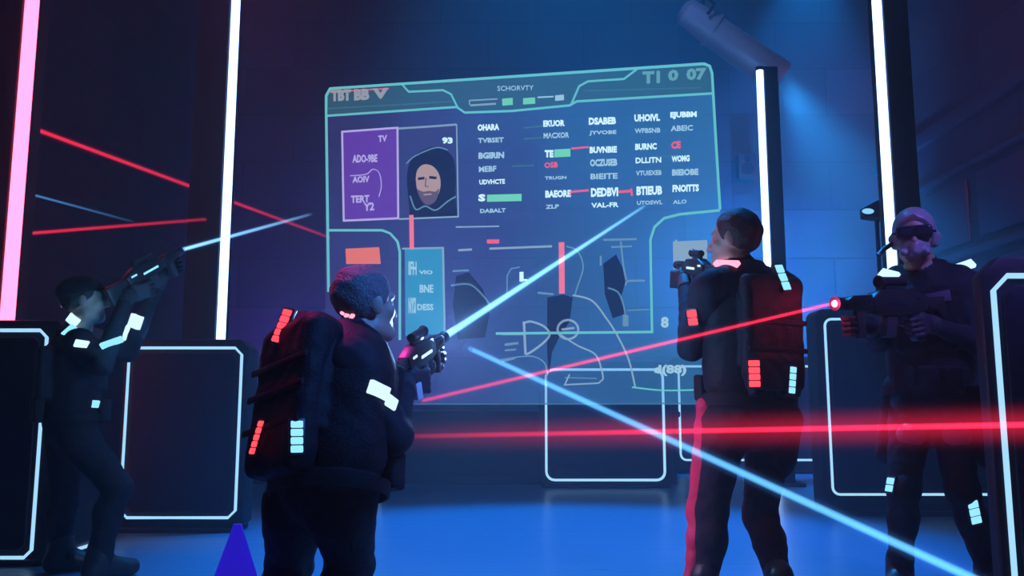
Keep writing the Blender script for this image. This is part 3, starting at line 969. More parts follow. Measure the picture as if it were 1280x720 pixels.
# score columns
words = [
    (597, 629, [('OHARA', 160, 8, 'h_text'), ('TVBSET', 176, 6, 'h_text_dim'), ('BGIRIN', 195, 8, 'h_text_dim'), ('MEBF', 212, 7, 'h_text_dim'), ('UDVHCTE', 228, 6, 'h_text'), None, ('DABALT', 264, 5, 'h_text_dim')]),
    (679, 711, [('EKUOR', 155, 8, 'h_text'), ('MACXOR', 170, 7, 'h_text_dim'), None, ('OSB', 207, 7, 'h_red'), ('TRUGN', 223, 4, 'h_text_dim'), ('BAEORE', 243, 9, 'h_text'), ('ZLP', 259, 5, 'h_text_dim')]),
    (736, 770, [('DSABEB', 152, 9, 'h_text'), ('JYVOBE', 167, 6, 'h_text_dim'), ('BUVNBIE', 188, 8, 'h_text'), ('OCZUSEB', 204, 9, 'h_text_dim'), ('BIEITE', 221, 7, 'h_text_dim'), ('DEDBVI', 241, 11, 'h_text'), ('VAL-FR', 257, 6, 'h_text')]),
    (793, 825, [('UHOIVL', 148, 9, 'h_text'), ('WFBSNB', 164, 6, 'h_text_dim'), ('BURNC', 184, 8, 'h_text'), ('DLLITN', 201, 7, 'h_text'), ('VTUIEXEB', 217, 6, 'h_text_dim'), ('BTIEUB', 239, 11, 'h_text'), ('UTOSWL', 254, 5, 'h_text_dim')]),
    (838, 871, [('EJUBBM', 145, 9, 'h_text'), ('ABEIC', 161, 7, 'h_text_dim'), ('CE', 182, 9, 'h_red'), ('WOMG', 199, 8, 'h_text'), ('BIEIOBE', 216, 8, 'h_text_dim'), ('FNOITTS', 236, 9, 'h_text'), ('ALO', 253, 5, 'h_text_dim')]),
]
for x0, x1, rows in words:
    for w_ in rows:
        if w_ is None: continue
        s, yc, hh, m_ = w_
        wid = (x1 - x0) * min(1.0, 0.16 * len(s) + 0.04)
        ox = (yc - 150) * 0.03
        text(s, x0 + ox, yc - hh / 2, x0 + ox + wid, yc + hh / 2, 'score_text', m_, board, 0.05 if hh > 7 else 0.03, -1.0)
text('S', 598, 243, 607, 252, 'score_text', 'h_text', board, 0.06, 0)
l1 = MB(); ribbon(l1, [(609, 248), (652, 247)], 9); l1.build('score_bar', 'h_green', board)
text('TE', 681, 188, 692, 197, 'score_text', 'h_text', board, 0.06, 0)
l1 = MB(); ribbon(l1, [(693, 192), (713, 191)], 10); l1.build('score_bar', 'h_green', board)
for pts, w_ in (([(714, 186), (736, 184)], 2.0), ([(712, 246), (713, 240), (736, 238)], 2.4), ([(773, 240), (788, 239)], 3.0), ([(789, 236), (790, 245)], 2.5)):
    l1 = MB(); ribbon(l1, pts, w_); l1.build('score_mark', 'h_red', board)
for pts in ([(655, 174), (690, 171)], [(640, 208), (668, 207)], [(570, 284), (624, 283)], [(655, 160), (690, 157)], [(820, 197), (850, 195)], [(825, 249), (842, 248)]):
    l1 = MB(); ribbon(l1, pts, 1.6); l1.build('rule_line', 'h_teal_dim' if pts[0][0] != 570 else 'h_pale', board)

# lower half: bars, panels, map
for nm, x, y0, y1, w_ in (('level_bar', 514.5, 269, 312, 5.5), ('level_bar', 702, 303, 367, 7)):
    l1 = MB(); ribbon(l1, [(x, y0), (x + 0.5, y1)], w_); l1.build(nm, 'holo_pink', board)
cp = poly([(506, 311), (554, 310), (556, 417), (507, 420)], 'cyan_panel', 'h_cyan', board, -0.001, 0.003)
l1 = MB(); ribbon(l1, [(503, 311), (554, 310), (556, 417)], 2.2); l1.build('card_border', 'h_pale', cp)
for s, a in (('BNE', (525, 356, 542, 366)), ('DESS', (522, 380, 542, 388)), ('VIO', (524, 338, 541, 343)), ('IFH', (511, 327, 521, 344)), ('NYSI', (511, 372, 520, 392))):
    text(s, *a, 'panel_text', 'h_text_dim', cp, 0.03, 0)
poly([(432, 311), (474, 309), (476, 330), (433, 330)], 'orange_block', 'h_orange', board, -0.001, 0.004)
for pts, w_, m_ in (
        ([(612, 311), (690, 308)], 2.5, 'h_pale'), ([(573, 313), (590, 312)], 2.5, 'h_pale'), ([(566, 339), (586, 338)], 2, 'h_map'),
        (curve_pts([(564, 357), (588, 356), (606, 372), (614, 384)]), 2, 'h_map'),
        ([(634, 372), (634, 345), (639, 336), (650, 334)], 1.2, 'h_map'),
        (curve_pts([(708, 308), (722, 314), (729, 334), (722, 358), (719, 368)]), 1.6, 'h_map'),
        (curve_pts([(716, 369), (740, 376), (758, 398), (772, 420), (786, 450), (794, 484)]), 2.2, 'h_pale'),
        (curve_pts([(790, 484), (830, 488), (880, 487)]), 2.0, 'h_teal'),
        (curve_pts([(700, 418), (722, 432), (744, 443), (752, 462), (754, 474)]), 2.0, 'h_pale'),
        ([(754, 474), (748, 479), (706, 481), (712, 468)], 1.8, 'h_pale'),
        ([(706, 472), (746, 473)], 1.2, 'h_map'),
        (curve_pts([(626, 450), (650, 446), (668, 446), (682, 456), (683, 480)]), 1.6, 'h_map'),
        ([(655, 402), (657, 443)], 3.0, 'h_pale'),
        (curve_pts([(655, 404), (664, 402), (680, 408), (687, 418), (680, 428), (664, 440), (657, 443)]), 2.6, 'h_pale'),
        ([(627, 418), (655, 418)], 2.0, 'h_pale'),
        ([(631, 431), (648, 429)], 3.0, 'h_map'), ([(631, 438), (645, 437)], 2.0, 'h_map'),
        ([(628, 452), (644, 448)], 2.0, 'h_map'),
        ([(754, 300), (796, 299)], 2.4, 'h_map'), ([(764, 309), (790, 308)], 2.0, 'h_map'),
        (curve_pts([(776, 302), (779, 330), (783, 350)]), 2.2, 'h_map'), ([(751, 320), (751, 332)], 2.5, 'h_map'),
        (curve_pts([(782, 357), (784, 352), (794, 351), (806, 351)]), 2.4, 'h_map'),
        (curve_pts([(760, 360), (773, 366), (780, 384), (782, 400)]), 2.0, 'h_map'), ([(782, 394), (782, 408)], 7.0, 'h_map'),
        ([(784, 388), (812, 387)], 1.2, 'h_map'),
        ([(672, 366), (692, 368)], 2.6, 'h_map'),
        ([(412, 505), (640, 505), (900, 504)], 1.6, 'h_teal_dim'),
        ([(845, 300), (845, 320)], 3.0, 'h_pale')):
    l1 = MB(); ribbon(l1, pts, w_); l1.build('map_line', m_, board)
l1 = MB(); ribbon(l1, [(710 + 13 * math.cos(a * PI / 8), 412 + 12 * math.sin(a * PI / 8)) for a in range(16)], 2.6, closed=True); ribbon(l1, [(702, 412), (718, 410)], 2.5); l1.build('map_ring', 'h_pale', board)
l1 = MB(); ribbon(l1, [(652, 340), (652, 352)], 5); ribbon(l1, [(654, 350), (659, 350)], 2); l1.build('map_mark', 'h_text', board)
l1 = MB(); ribbon(l1, [(609, 302), (624, 302)], 5); l1.build('map_mark', 'h_red', board)
poly([(570, 345), (586, 340), (604, 362), (612, 392), (606, 422), (572, 424), (566, 380)], 'shade_shape', 'h_dark', board, -0.0005, 0.002)
poly([(684, 372), (704, 368), (716, 372), (712, 402), (700, 420), (690, 440), (686, 470), (684, 440)], 'shade_shape', 'h_dark', board, -0.0005, 0.002)
poly([(754, 330), (770, 318), (778, 334), (782, 352), (776, 372), (782, 392), (766, 398), (756, 368)], 'shade_shape', 'h_dark', board, -0.0005, 0.002)
poly([(841, 302), (884, 300), (884, 345), (842, 350)], 'pale_panel', 'h_pale', board, -0.0005, 0.002)
for s, a in (('d(88)', (817, 456, 858, 470)), ('8', (826, 396, 836, 410))):
    text(s, *a, 'map_text', 'h_text_dim', board, 0.05, 0)

# =================================================================== OVERHEAD LAMP, SMALL WALL LAMPS
lp = P(888, 36, 9.8)
ld = (P(1010, 122, 9.9) - lp).normalized()
ly = UP.cross(ld).normalized(); lz_ = ld.cross(ly)
LM = frame(lp, ld * 1.25, ly * 1.25, lz_ * 1.25)
root = empty('stage_lamp', LM @ Vector((0, 0, 0.0)), 'long grey barrel stage lamp hanging high right of the scoreboard', 'stage lamp')
MB().cyl((-0.28, 0, 0), (0.0, 0, 0), 0.13, 0.15, 28, LM).cyl((-0.33, 0, 0), (-0.28, 0, 0), 0.08, 0.13, 28, LM).build('housing', 'lamp_body', root)
MB().cyl((0.0, 0, 0), (0.03, 0, 0), 0.17, 0.17, 28, LM).cyl((0.03, 0, 0), (0.80, 0, 0), 0.15, 0.165, 28, LM, caps=False).build('barrel', 'lamp_body', root)
MB().cyl((0.76, 0, 0), (0.77, 0, 0), 0.158, 0.148, 28, LM).build('front_lens', 'lamp_lens', root)
yk = [LM @ Vector((-0.1, 0.19, 0)), LM @ Vector((-0.1, 0.20, 0.1)), lp + Vector((-0.05, 0, 0.42)), LM @ Vector((-0.1, -0.20, 0.1)), LM @ Vector((-0.1, -0.19, 0))]
MB().tube(yk, 0.02, 8).build('yoke', 'post', root)
MB().cyl(lp + Vector((-0.05, 0, 0.40)), (lp.x - 0.05, lp.y, ZC), 0.03).build('hanging_pole', 'post', root)

wl = P(1085, 264, 8.2)
root = empty('wall_lamp', (wl.x + 0.1, 8.3, 0), 'small lamp with pale oval lens on a thin stand left of masked shooter', 'lamp')
MB().cyl((wl.x + 0.12, 8.3, 0.0), (wl.x + 0.12, 8.3, wl.z + 0.05), 0.02).cyl((wl.x + 0.12, 8.3, 0), (wl.x + 0.12, 8.3, 0.03), 0.14).build('stand', 'post', root)
MB().prism([(wl.x - 0.02, wl.z - 0.05), (wl.x - 0.02, wl.z + 0.05), (wl.x + 0.2, wl.z + 0.16), (wl.x + 0.22, wl.z - 0.08)], 8.21, 8.36, None, 0.015).build('housing', 'post', root)
MB().ball((wl.x, 8.2, wl.z), 0.03, (1.9, 0.5, 0.9)).build('lens', 'lamp_lens', root)

ws = P(933, 208, 13.8)
root = empty('wall_speaker', (ws.x, 14.0, ws.z), 'small dark bracketed box on back wall just right of scoreboard', 'speaker')
MB().box((ws.x - 0.15, 13.72, ws.z - 0.2), (ws.x + 0.15, 13.92, ws.z + 0.2), bev=0.02).build('cabinet', 'plastic', root)
MB().cyl((ws.x, 13.72, ws.z - 0.06), (ws.x, 13.705, ws.z - 0.06), 0.10, 0.09).cyl((ws.x, 13.72, ws.z + 0.11), (ws.x, 13.705, ws.z + 0.11), 0.05, 0.045).build('cone', 'webbing', root)
MB().box((ws.x - 0.03, 13.9, ws.z - 0.03), (ws.x + 0.03, 14.0, ws.z + 0.03)).build('bracket', 'steel', root)

# blue floor cone beside the crouching shooter
cy = 2.75
ct = P(297, 655, cy)
root = empty('floor_cone', (ct.x, cy, 0), 'glowing blue cone on the floor left of the crouching shooter', 'cone')
MB().cyl((ct.x, cy, 0.02), (ct.x, cy, ct.z), 0.15, 0.012, 36).build('cone_body', 'cone_blue', root)
MB().box((ct.x - 0.17, cy - 0.17, 0), (ct.x + 0.17, cy + 0.17, 0.022), bev=0.008).build('base', 'cone_blue', root)

# =================================================================== THE FOUR PLAYERS
PEOPLE = 'players in dark combat kit'

# ---- A: capped shooter at the left, side on
def player_a():
    Y = 4.25
    f = Vector((0.85, 0.52, 0)).normalized(); r = Vector((f.y, -f.x, 0))
    rear, muz = P(136, 372, 4.18), P(229, 319, 4.55)
    gun, g1, g2, v1, v2, gx, gy, gz, lens = rifle(rear, muz, 'dark laser rifle raised by the capped shooter', 'led_cyan', 'muzzle_blue')
    root = empty('person', (P(95, 600, Y).x, Y, 0), 'person in dark cap and uniform aiming a rifle upwards at left edge', 'person')
    pel = P(88, 533, Y); neck = P(92, 424, Y)
    J = dict(pelvis=pel, neck=neck,
             shR=P(96, 436, Y) + r * 0.16, shL=P(94, 434, Y) - r * 0.16,
             elR=P(128, 456, 4.06), elL=P(160, 440, 4.55),
             hipR=P(96, 548, Y) + r * 0.09, hipL=P(84, 548, Y) - r * 0.09,
             knR=P(148, 610, 4.2), knL=P(80, 625, 4.42), anR=P(134, 696, 4.2), anL=P(74, 700, 4.4))
    J['toeR'] = Vector((0.55, 0.8, 0)); J['toeL'] = f
    for s in 'LR': J['an' + s].z = 0.09
    J['anR'].x = P(124, 700, 4.2).x; J['anL'].x = P(76, 700, 4.4).x
    hc = P(104, 376, Y - 0.02)
    fig = body('person', root, J, hc, f * 0.95 + UP * 0.12, UP - f * 0.1, 0.95,
               [('R', g1, v1, gy + gx * 0.5, gx), ('L', g2, v2, -gy + gx * 0.3, gx)], big=0.95)
    hair(fig, root)
    q, (hr, hf, hu), s = fig['q'], fig['HA'], 0.95
    S = Solid(0.0045)
    S.ell(q(0, -0.012, 0.045), (hr, hf, hu), (0.092 * s, 0.112 * s, 0.088 * s), 0, 0.01)
    S.cut(q(0, 0, 0.038), -hu + hf * 0.1)
    cap = link('cap', S.mesh('cap', [0], 0.002), 'webbing', root)
    S = Solid(0.0045)
    S.ell(q(0, 0.085, 0.050), (hr, hf, hu), (0.075, 0.075, 0.012), 0, 0.01)
    link('cap_peak', S.mesh('cap_peak'), 'webbing', cap)
    gg = MB().box((-0.07, -0.012, -0.02), (0.07, 0.02, 0.02), frame(q(0, 0.098, 0.012), hr, hf, hu), 0.01, 3).build('goggles', 'plastic', root)
    MB().box((-0.03, 0.018, -0.012), (0.055, 0.024, 0.012), frame(q(0.012, 0.098, 0.012), hr, hf, hu), 0.004).build('goggle_light', 'led_white', gg)
    v = vest(fig, root, 'jacket', lo_t=-0.12, inflate=0.020, m='cloth', front=True)
    belt(fig, root, 0.10, 0.012)
    fig['bvh'] = bvh_of([fig['body'], v])
    patch(fig, 'collar_badge', 91, 400, 16, 12, 35, 'led_white', parent=root)
    patch(fig, 'shoulder_badge', 86, 413, 10, 16, 20, 'led_cyan', parent=root)
    patch(fig, 'shoulder_badge', 102, 430, 17, 9, 8, 'led_white', parent=root)
    patch(fig, 'shoulder_light', 73, 386, 5, 9, 0, 'led_pink', parent=root)
    patch(fig, 'arm_light', 140, 428, 8, 20, 55, 'led_cyan', parent=root)
    patch(fig, 'arm_light', 158, 416, 8, 18, 30, 'led_white', parent=root)
    patch(fig, 'glove_light', 170, 402, 15, 17, 20, 'led_white', parent=root, thick=0.02)
    patch(fig, 'belt_buckle', 119, 505, 5, 9, 10, 'led_cyan', parent=root)
    return lens, gx


# ---- B: crouching shooter, back three quarters
def player_b():
    Y = 2.65
    f = Vector((0.62, 0.78, 0)).normalized(); r = Vector((f.y, -f.x, 0))
    muz = P(556, 430, 3.2); aim = P(800, 262, 8.3)
    gd = (aim - muz).normalized()
    rear = muz - gd * 0.50
    gun, g1, g2, v1, v2, gx, gy, gz, lens = rifle(rear, muz, 'dark laser rifle held out by the crouching shooter', 'led_white', 'muzzle_blue')
    root = empty('person', (P(400, 700, Y).x, Y, 0), 'person with grey cropped hair crouching, seen from behind, aiming at scoreboard', 'person')
    J = dict(pelvis=P(410, 616, 2.60), neck=P(432, 428, 2.72),
             shR=P(440, 452, 2.58), shL=P(378, 418, 2.86),
             elR=P(492, 545, 2.62), elL=P(470, 500, 3.0),
             hipR=P(428, 636, 2.58), hipL=P(368, 634, 2.72),
             knR=P(438, 705, 2.80), knL=P(362, 705, 2.95), anR=P(415, 800, 2.62), anL=P(345, 800, 2.72))
    J['anR'].z = J['anL'].z = 0.09
    J['toeR'] = f; J['toeL'] = f
    hc = P(456, 381, 2.78)
    fig = body('person', root, J, hc, Vector((0.68, 0.70, 0.05)), UP + f * 0.12, 1.0,
               [('R', g1, v1, gy + gx * 0.5, gx), ('L', g2, v2, -gy + gx * 0.3, gx)], big=1.05)
    hair(fig, root, 'grey_hair', 0.008, 0.070, -0.045)
    v = vest(fig, root, 'tactical_vest', lo_t=-0.10, inflate=0.035)
    at, A = fig['at'], fig['A']
    R, Fw, U = A
    S = Solid(0.0055)
    S.box(at(0.55, -0.01, -0.165), A, (0.15, 0.04, 0.22), 0.035, 0, 0.03)
    S.box(at(0.90, -0.02, -0.125), A, (0.145, 0.06, 0.08), 0.05, 0, 0.05)
    S.box(at(0.20, 0, -0.165), A, (0.13, 0.045, 0.07), 0.025, 0, 0.02)
    pk = link('back_pack', S.mesh('back_pack', [0], 0.003), 'vest', root)
    for dz in (0.34, 0.56, 0.74):
        MB().box((-0.16, -0.004, -0.010), (0.16, 0.006, 0.010), frame(at(dz, -0.01, -0.208), R, Fw, U), 0.003).build('strap', 'webbing', pk)
    belt(fig, root, 0.02, 0.02)
    fig['bvh'] = bvh_of([fig['body'], v, pk])
    patch(fig, 'vest_light', 347, 402, 12, 44, 14, 'led_red', 5, 0.12, parent=root, face=(-0.35, -0.9, 0.25))
    patch(fig, 'vest_light', 435, 393, 10, 20, -55, 'led_pink', 3, 0.15, parent=root)
    patch(fig, 'vest_light', 371, 546, 14, 40, 0, 'led_cyan', 4, 0.15, parent=root)
    patch(fig, 'vest_light', 322, 547, 8, 42, 0, 'led_red', 5, 0.15, parent=root)
    patch(fig, 'arm_badge', 474, 488, 22, 17, 28, 'led_white', parent=root)
    patch(fig, 'arm_badge', 489, 503, 14, 13, 40, 'led_white', parent=root)
    patch(fig, 'wrist_band', 523, 489, 7, 20, -35, 'reflective', parent=root)
    # strap hanging from the belt
    a = P(438, 610, 2.55)
    MB().tube([a, P(441, 635, 2.54), P(437, 660, 2.53), P(441, 690, 2.53)], 0.007, 6).build('loose_strap', 'webbing', root)
    return lens, gx, muz


# ---- C: standing shooter seen from behind
def player_c():
    Y = 3.6
    f = Vector((-0.6, 0.8, 0)).normalized(); r = Vector((f.y, -f.x, 0))
    rear, muz = P(897, 345, 3.62), P(846, 338, 4.08)
    gun, g1, g2, v1, v2, gx, gy, gz, lens = rifle(rear, muz, 'dark laser rifle at the cheek of the back-turned shooter', 'led_white', 'lens')
    root = empty('person', (P(930, 600, Y).x, Y, 0), 'person standing with back turned in dark vest aiming left', 'person')
    J = dict(pelvis=P(934, 512, Y), neck=P(930, 344, Y),
             shR=P(980, 362, Y + 0.08), shL=P(886, 362, Y - 0.10),
             elR=P(955, 440, 3.85), elL=P(864, 434, 3.62),
             hipR=P(962, 528, Y + 0.05), hipL=P(906, 528, Y - 0.05),
             knR=P(950, 645, 3.72), knL=P(888, 640, 3.58), anR=P(975, 735, 3.55), anL=P(880, 740, 3.5))
    J['anR'].z = J['anL'].z = 0.09
    J['toeR'] = f; J['toeL'] = Vector((-0.9, 0.3, 0))
    hc = P(918, 300, Y + 0.02)
    fig = body('person', root, J, hc, Vector((-0.80, 0.60, 0.0)), UP + f * 0.08, 1.0,
               [('R', g1, v1, gy + gx * 0.5, gx), ('L', g2, v2, -gy + gx * 0.3, gx)], big=1.05, k_leg=0.95)
    hair(fig, root, 'hair', 0.010, 0.060, -0.045)
    v = vest(fig, root, 'tactical_vest', lo_t=0.02, inflate=0.035)
    at, A = fig['at'], fig['A']
    R, Fw, U = A
    S = Solid(0.0055)
    S.box(at(0.58, 0.0, -0.155), A, (0.15, 0.032, 0.21), 0.03, 0, 0.03)
    S.box(at(0.26, 0.0, -0.16), A, (0.13, 0.04, 0.07), 0.025, 0, 0.02)
    pk = link('back_pack', S.mesh('back_pack', [0], 0.003), 'vest', root)
    for dz in (0.42, 0.62):
        MB().box((-0.15, -0.004, -0.010), (0.15, 0.006, 0.010), frame(at(dz, 0.0, -0.189), R, Fw, U), 0.003).build('strap', 'webbing', pk)
    S = Solid(0.006)
    S.ell(at(0.0), A, (0.20, 0.16, 0.16), 0, 0.03)
    S.cap(J['hipR'] + R * 0.03, J['hipR'].lerp(J['knR'], 0.35) + R * 0.03, 0.11, 0.10, 0, 0.05)
    S.cap(J['hipL'], J['hipL'].lerp(J['knL'], 0.3), 0.105, 0.09, 0, 0.05)
    S.cut(at(0.12), U)
    link('hip_guard', S.mesh('hip_guard', [0], 0.004), 'trouser', root)
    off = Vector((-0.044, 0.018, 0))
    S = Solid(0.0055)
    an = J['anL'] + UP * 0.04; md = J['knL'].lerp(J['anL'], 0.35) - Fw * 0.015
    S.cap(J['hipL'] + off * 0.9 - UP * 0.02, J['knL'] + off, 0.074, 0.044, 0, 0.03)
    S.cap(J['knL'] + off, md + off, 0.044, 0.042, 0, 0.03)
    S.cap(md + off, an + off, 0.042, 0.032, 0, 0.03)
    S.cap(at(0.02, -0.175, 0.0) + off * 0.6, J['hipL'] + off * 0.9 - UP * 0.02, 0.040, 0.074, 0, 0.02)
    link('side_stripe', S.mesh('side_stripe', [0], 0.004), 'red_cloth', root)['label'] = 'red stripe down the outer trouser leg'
    belt(fig, root, 0.06, 0.03)
    fig['bvh'] = bvh_of([fig['body'], v, pk])
    patch(fig, 'vest_light', 978, 347, 11, 35, -8, 'led_cyan', 3, 0.1, parent=root, face=(0.4, -0.88, 0.3))
    patch(fig, 'vest_light', 943, 467, 13, 34, 0, 'led_red', 4, 0.15, parent=root)
    patch(fig, 'vest_light', 990, 475, 9, 34, 6, 'led_cyan', 4, 0.12, parent=root)
    patch(fig, 'collar_badge', 908, 329, 22, 8, 18, 'led_pink', parent=root)
    patch(fig, 'arm_light', 866, 397, 9, 20, 0, 'led_red', 2, 0.15, parent=root)
    return J


# ---- D: masked shooter facing the camera
def player_d():
    Y = 3.85
    f = Vector((-0.38, -0.92, 0)).normalized(); r = Vector((f.y, -f.x, 0))
    rear, muz = P(1186, 388, 3.72), P(1044, 391, 3.42)
    gun, g1, g2, v1, v2, gx, gy, gz, lens = rifle(rear, muz, 'dark laser rifle firing red, held level by the masked shooter', 'lens', 'muzzle_red')
    root = empty('person', (P(1165, 600, Y).x, Y, 0), 'person in pale mask and helmet facing the camera, holding rifle level', 'person')
    J = dict(pelvis=P(1165, 502, Y), neck=P(1158, 342, Y),
             shR=P(1118, 356, Y + 0.07), shL=P(1206, 356, Y - 0.07),
             elR=P(1098, 425, 3.86), elL=P(1222, 428, 3.70),
             hipR=P(1138, 520, Y + 0.03), hipL=P(1190, 520, Y - 0.03),
             knR=P(1130, 612, 3.80), knL=P(1202, 612, 3.74), anR=P(1124, 705, 3.9), anL=P(1236, 705, 3.85))
    J['anR'].z = J['anL'].z = 0.09
    J['toeR'] = Vector((-0.6, -0.8, 0)); J['toeL'] = Vector((0.15, -1, 0))
    hc = P(1143, 297, Y - 0.04)
    fig = body('person', root, J, hc, Vector((-0.42, -0.9, -0.05)), UP, 0.97,
               [('L', g1, v1, -gy + gx * 0.5, gx), ('R', g2, v2, gy + gx * 0.3, gx)], big=1.0, k_leg=0.95)
    q, (hr, hf, hu), s = fig['q'], fig['HA'], 0.97
    S = Solid(0.0045)
    S.ell(q(0, -0.012, 0.034), (hr, hf, hu), (0.090, 0.110, 0.104), 0, 0.01)
    S.cap(q(0.088, -0.01, 0.0), q(0.08, -0.01, -0.03), 0.022, 0.02, 0, 0.015)
    S.cap(q(-0.088, -0.01, 0.0), q(-0.08, -0.01, -0.03), 0.022, 0.02, 0, 0.015)
    S.cap(q(0, 0.09, 0.085), q(0, -0.1, 0.11), 0.012, 0.012, 0, 0.012)
    S.cut(q(0, 0.058, 0.035), hf - hu * 0.60)
    S.cut(q(0, 0, -0.055), -hu)
    hl = link('helmet', S.mesh('helmet'), 'helmet', root)
    S = Solid(0.0045)
    S.ell(q(0, 0.055, -0.055), (hr, hf, hu), (0.062, 0.055, 0.062), 0, 0.01)
    S.cap(q(0, 0.10, -0.045), q(0, 0.106, -0.075), 0.022, 0.020, 0, 0.015)
    S.cap(q(0.04, 0.09, -0.075), q(0.046, 0.098, -0.078), 0.018, 0.016, 0, 0.008)
    S.cap(q(-0.04, 0.09, -0.075), q(-0.046, 0.098, -0.078), 0.018, 0.016, 0, 0.008)
    S.cut(q(0, 0.05, -0.022), hu - hf * 0.25)
    link('face_mask', S.mesh('face_mask'), 'helmet', root)
    gm = frame(q(0, 0.098, 0.012), hr, hf, hu)
    gg = MB().box((-0.072, -0.03, -0.028), (0.072, 0.016, 0.030), gm, 0.014, 3).build('goggles', 'plastic', root)
    MB().box((-0.060, 0.012, -0.018), (-0.006, 0.020, 0.020), gm, 0.007, 3).box((0.006, 0.012, -0.018), (0.060, 0.020, 0.020), gm, 0.007, 3).build('goggle_lens', 'lens', gg)
    S = Solid(0.0045)
    S.ell(q(0, -0.012, 0.020), (hr, hf, hu), (0.0925, 0.112, 0.018), 0, 0.01)
    S.cut(q(0, 0.075, 0.02), hf)
    link('goggle_strap', S.mesh('goggle_strap'), 'webbing', gg)
    MB().tube([q(0.092, 0.0, -0.02), q(0.13, 0.02, -0.045), q(0.155, 0.04, -0.075)], 0.011, 8).build('ear_piece', 'plastic', root)
    v = vest(fig, root, 'tactical_vest', lo_t=0.06, inflate=0.020)
    at, A = fig['at'], fig['A']
    R, Fw, U = A
    # open coat tails
    S = Solid(0.006)
    for sx in (-1, 1):
        S.cap(at(0.12, 0.15 * sx, -0.03), at(-0.42, 0.20 * sx, -0.06), 0.05, 0.05, 0, 0.03)
        S.cap(at(0.12, 0.07 * sx, -0.12), at(-0.42, 0.09 * sx, -0.15), 0.05, 0.05, 0, 0.04)
    S.box(at(-0.12, 0, -0.115), A, (0.14, 0.03, 0.14), 0.02, 0, 0.03)
    link('coat_tail', S.mesh('coat_tail', [0], 0.004), 'cloth', root)
    belt(fig, root, 0.08, 0.02)
    # thigh pads
    for s_ in 'RL':
        hp, kn = J['hip' + s_], J['kn' + s_]
        c = hp.lerp(kn, 0.30)
        ax = (kn - hp).normalized()
        fr_ = Vector((-0.3, -0.95, 0)); fr_ = (fr_ - ax * fr_.dot(ax)).normalized(); sd = ax.cross(fr_)
        S = Solid(0.005)
        S.ell(c + fr_ * 0.042, (sd, fr_, ax), (0.062, 0.050, 0.075), 0, 0.01)
        S.cut(c + fr_ * 0.045 + ax * 0.055, ax); S.cut(c + fr_ * 0.045 - ax * 0.06, -ax)
        link('thigh_pad', S.mesh('thigh_pad'), 'pad', root)
        c = kn
        S = Solid(0.005)
        S.ell(c + fr_ * 0.035, (sd, fr_, ax), (0.055, 0.045, 0.07), 0, 0.01)
        link('knee_pad', S.mesh('knee_pad'), 'webbing', root)
    fig['bvh'] = bvh_of([fig['body'], v])
    patch(fig, 'shoulder_badge', 1106, 336, 13, 12, 45, 'led_white', parent=root)
    patch(fig, 'shoulder_badge', 1198, 329, 24, 11, -20, 'led_white', parent=root)
    patch(fig, 'chest_badge', 1172, 372, 26, 14, -10, 'pad', parent=root)
    patch(fig, 'shin_light', 1218, 640, 12, 30, -15, 'led_cyan', 3, 0.12, parent=root)
    patch(fig, 'shin_light', 1113, 606, 5, 18, 0, 'led_cyan', 2, 0.12, parent=root)
    return lens, gx


la, ga = player_a()
lb_, gb, mb_ = player_b()
Jc = player_c()
ld_, gd_ = player_d()


# =================================================================== LASER BEAMS
def beam_mat(name, color, core, fade0, fade1, axis=(1, 0, 0), power=2.2):
    """light scattered from the beam; strength varies along its length"""
    m = bpy.data.materials.new(name); m.use_nodes = True
    nt = m.node_tree; nt.nodes.clear()
    o = nt.nodes.new('ShaderNodeOutputMaterial')
    e = nt.nodes.new('ShaderNodeEmission'); e.inputs['Color'].default_value = (*color, 1)
    t = nt.nodes.new('ShaderNodeBsdfTransparent')
    ad = nt.nodes.new('ShaderNodeAddShader')
    at_ = nt.nodes.new('ShaderNodeAttribute'); at_.attribute_name = 'along'
    mr = nt.nodes.new('ShaderNodeMapRange')
    mr.inputs['To Min'].default_value = fade0 * core; mr.inputs['To Max'].default_value = fade1 * core
    nt.links.new(at_.outputs['Fac'], mr.inputs['Value'])
    # thin glowing gas: more of it where the view passes through the middle
    ge = nt.nodes.new('ShaderNodeNewGeometry')
    def vm(op, *ins):
        n = nt.nodes.new('ShaderNodeVectorMath'); n.operation = op
        for i, x in enumerate(ins):
            if isinstance(x, (tuple, Vector)): n.inputs[i].default_value = tuple(x)
            else: nt.links.new(x, n.inputs[i])
        return n
    pr = vm('PROJECT', ge.outputs['Incoming'], axis)
    pe = vm('NORMALIZE', vm('SUBTRACT', ge.outputs['Incoming'], pr.outputs[0]).outputs[0])
    dt = vm('DOT_PRODUCT', ge.outputs['Normal'], pe.outputs[0])
    ab = nt.nodes.new('ShaderNodeMath'); ab.operation = 'ABSOLUTE'
    nt.links.new(dt.outputs['Value'], ab.inputs[0])
    pw = nt.nodes.new('ShaderNodeMath'); pw.operation = 'POWER'; pw.inputs[1].default_value = power
    nt.links.new(ab.outputs[0], pw.inputs[0])
    mu = nt.nodes.new('ShaderNodeMath'); mu.operation = 'MULTIPLY'
    nt.links.new(pw.outputs[0], mu.inputs[0]); nt.links.new(mr.outputs[0], mu.inputs[1])
    nt.links.new(mu.outputs[0], e.inputs['Strength'])
    nt.links.new(t.outputs[0], ad.inputs[0]); nt.links.new(e.outputs[0], ad.inputs[1])
    nt.links.new(ad.outputs[0], o.inputs['Surface'])
    return m


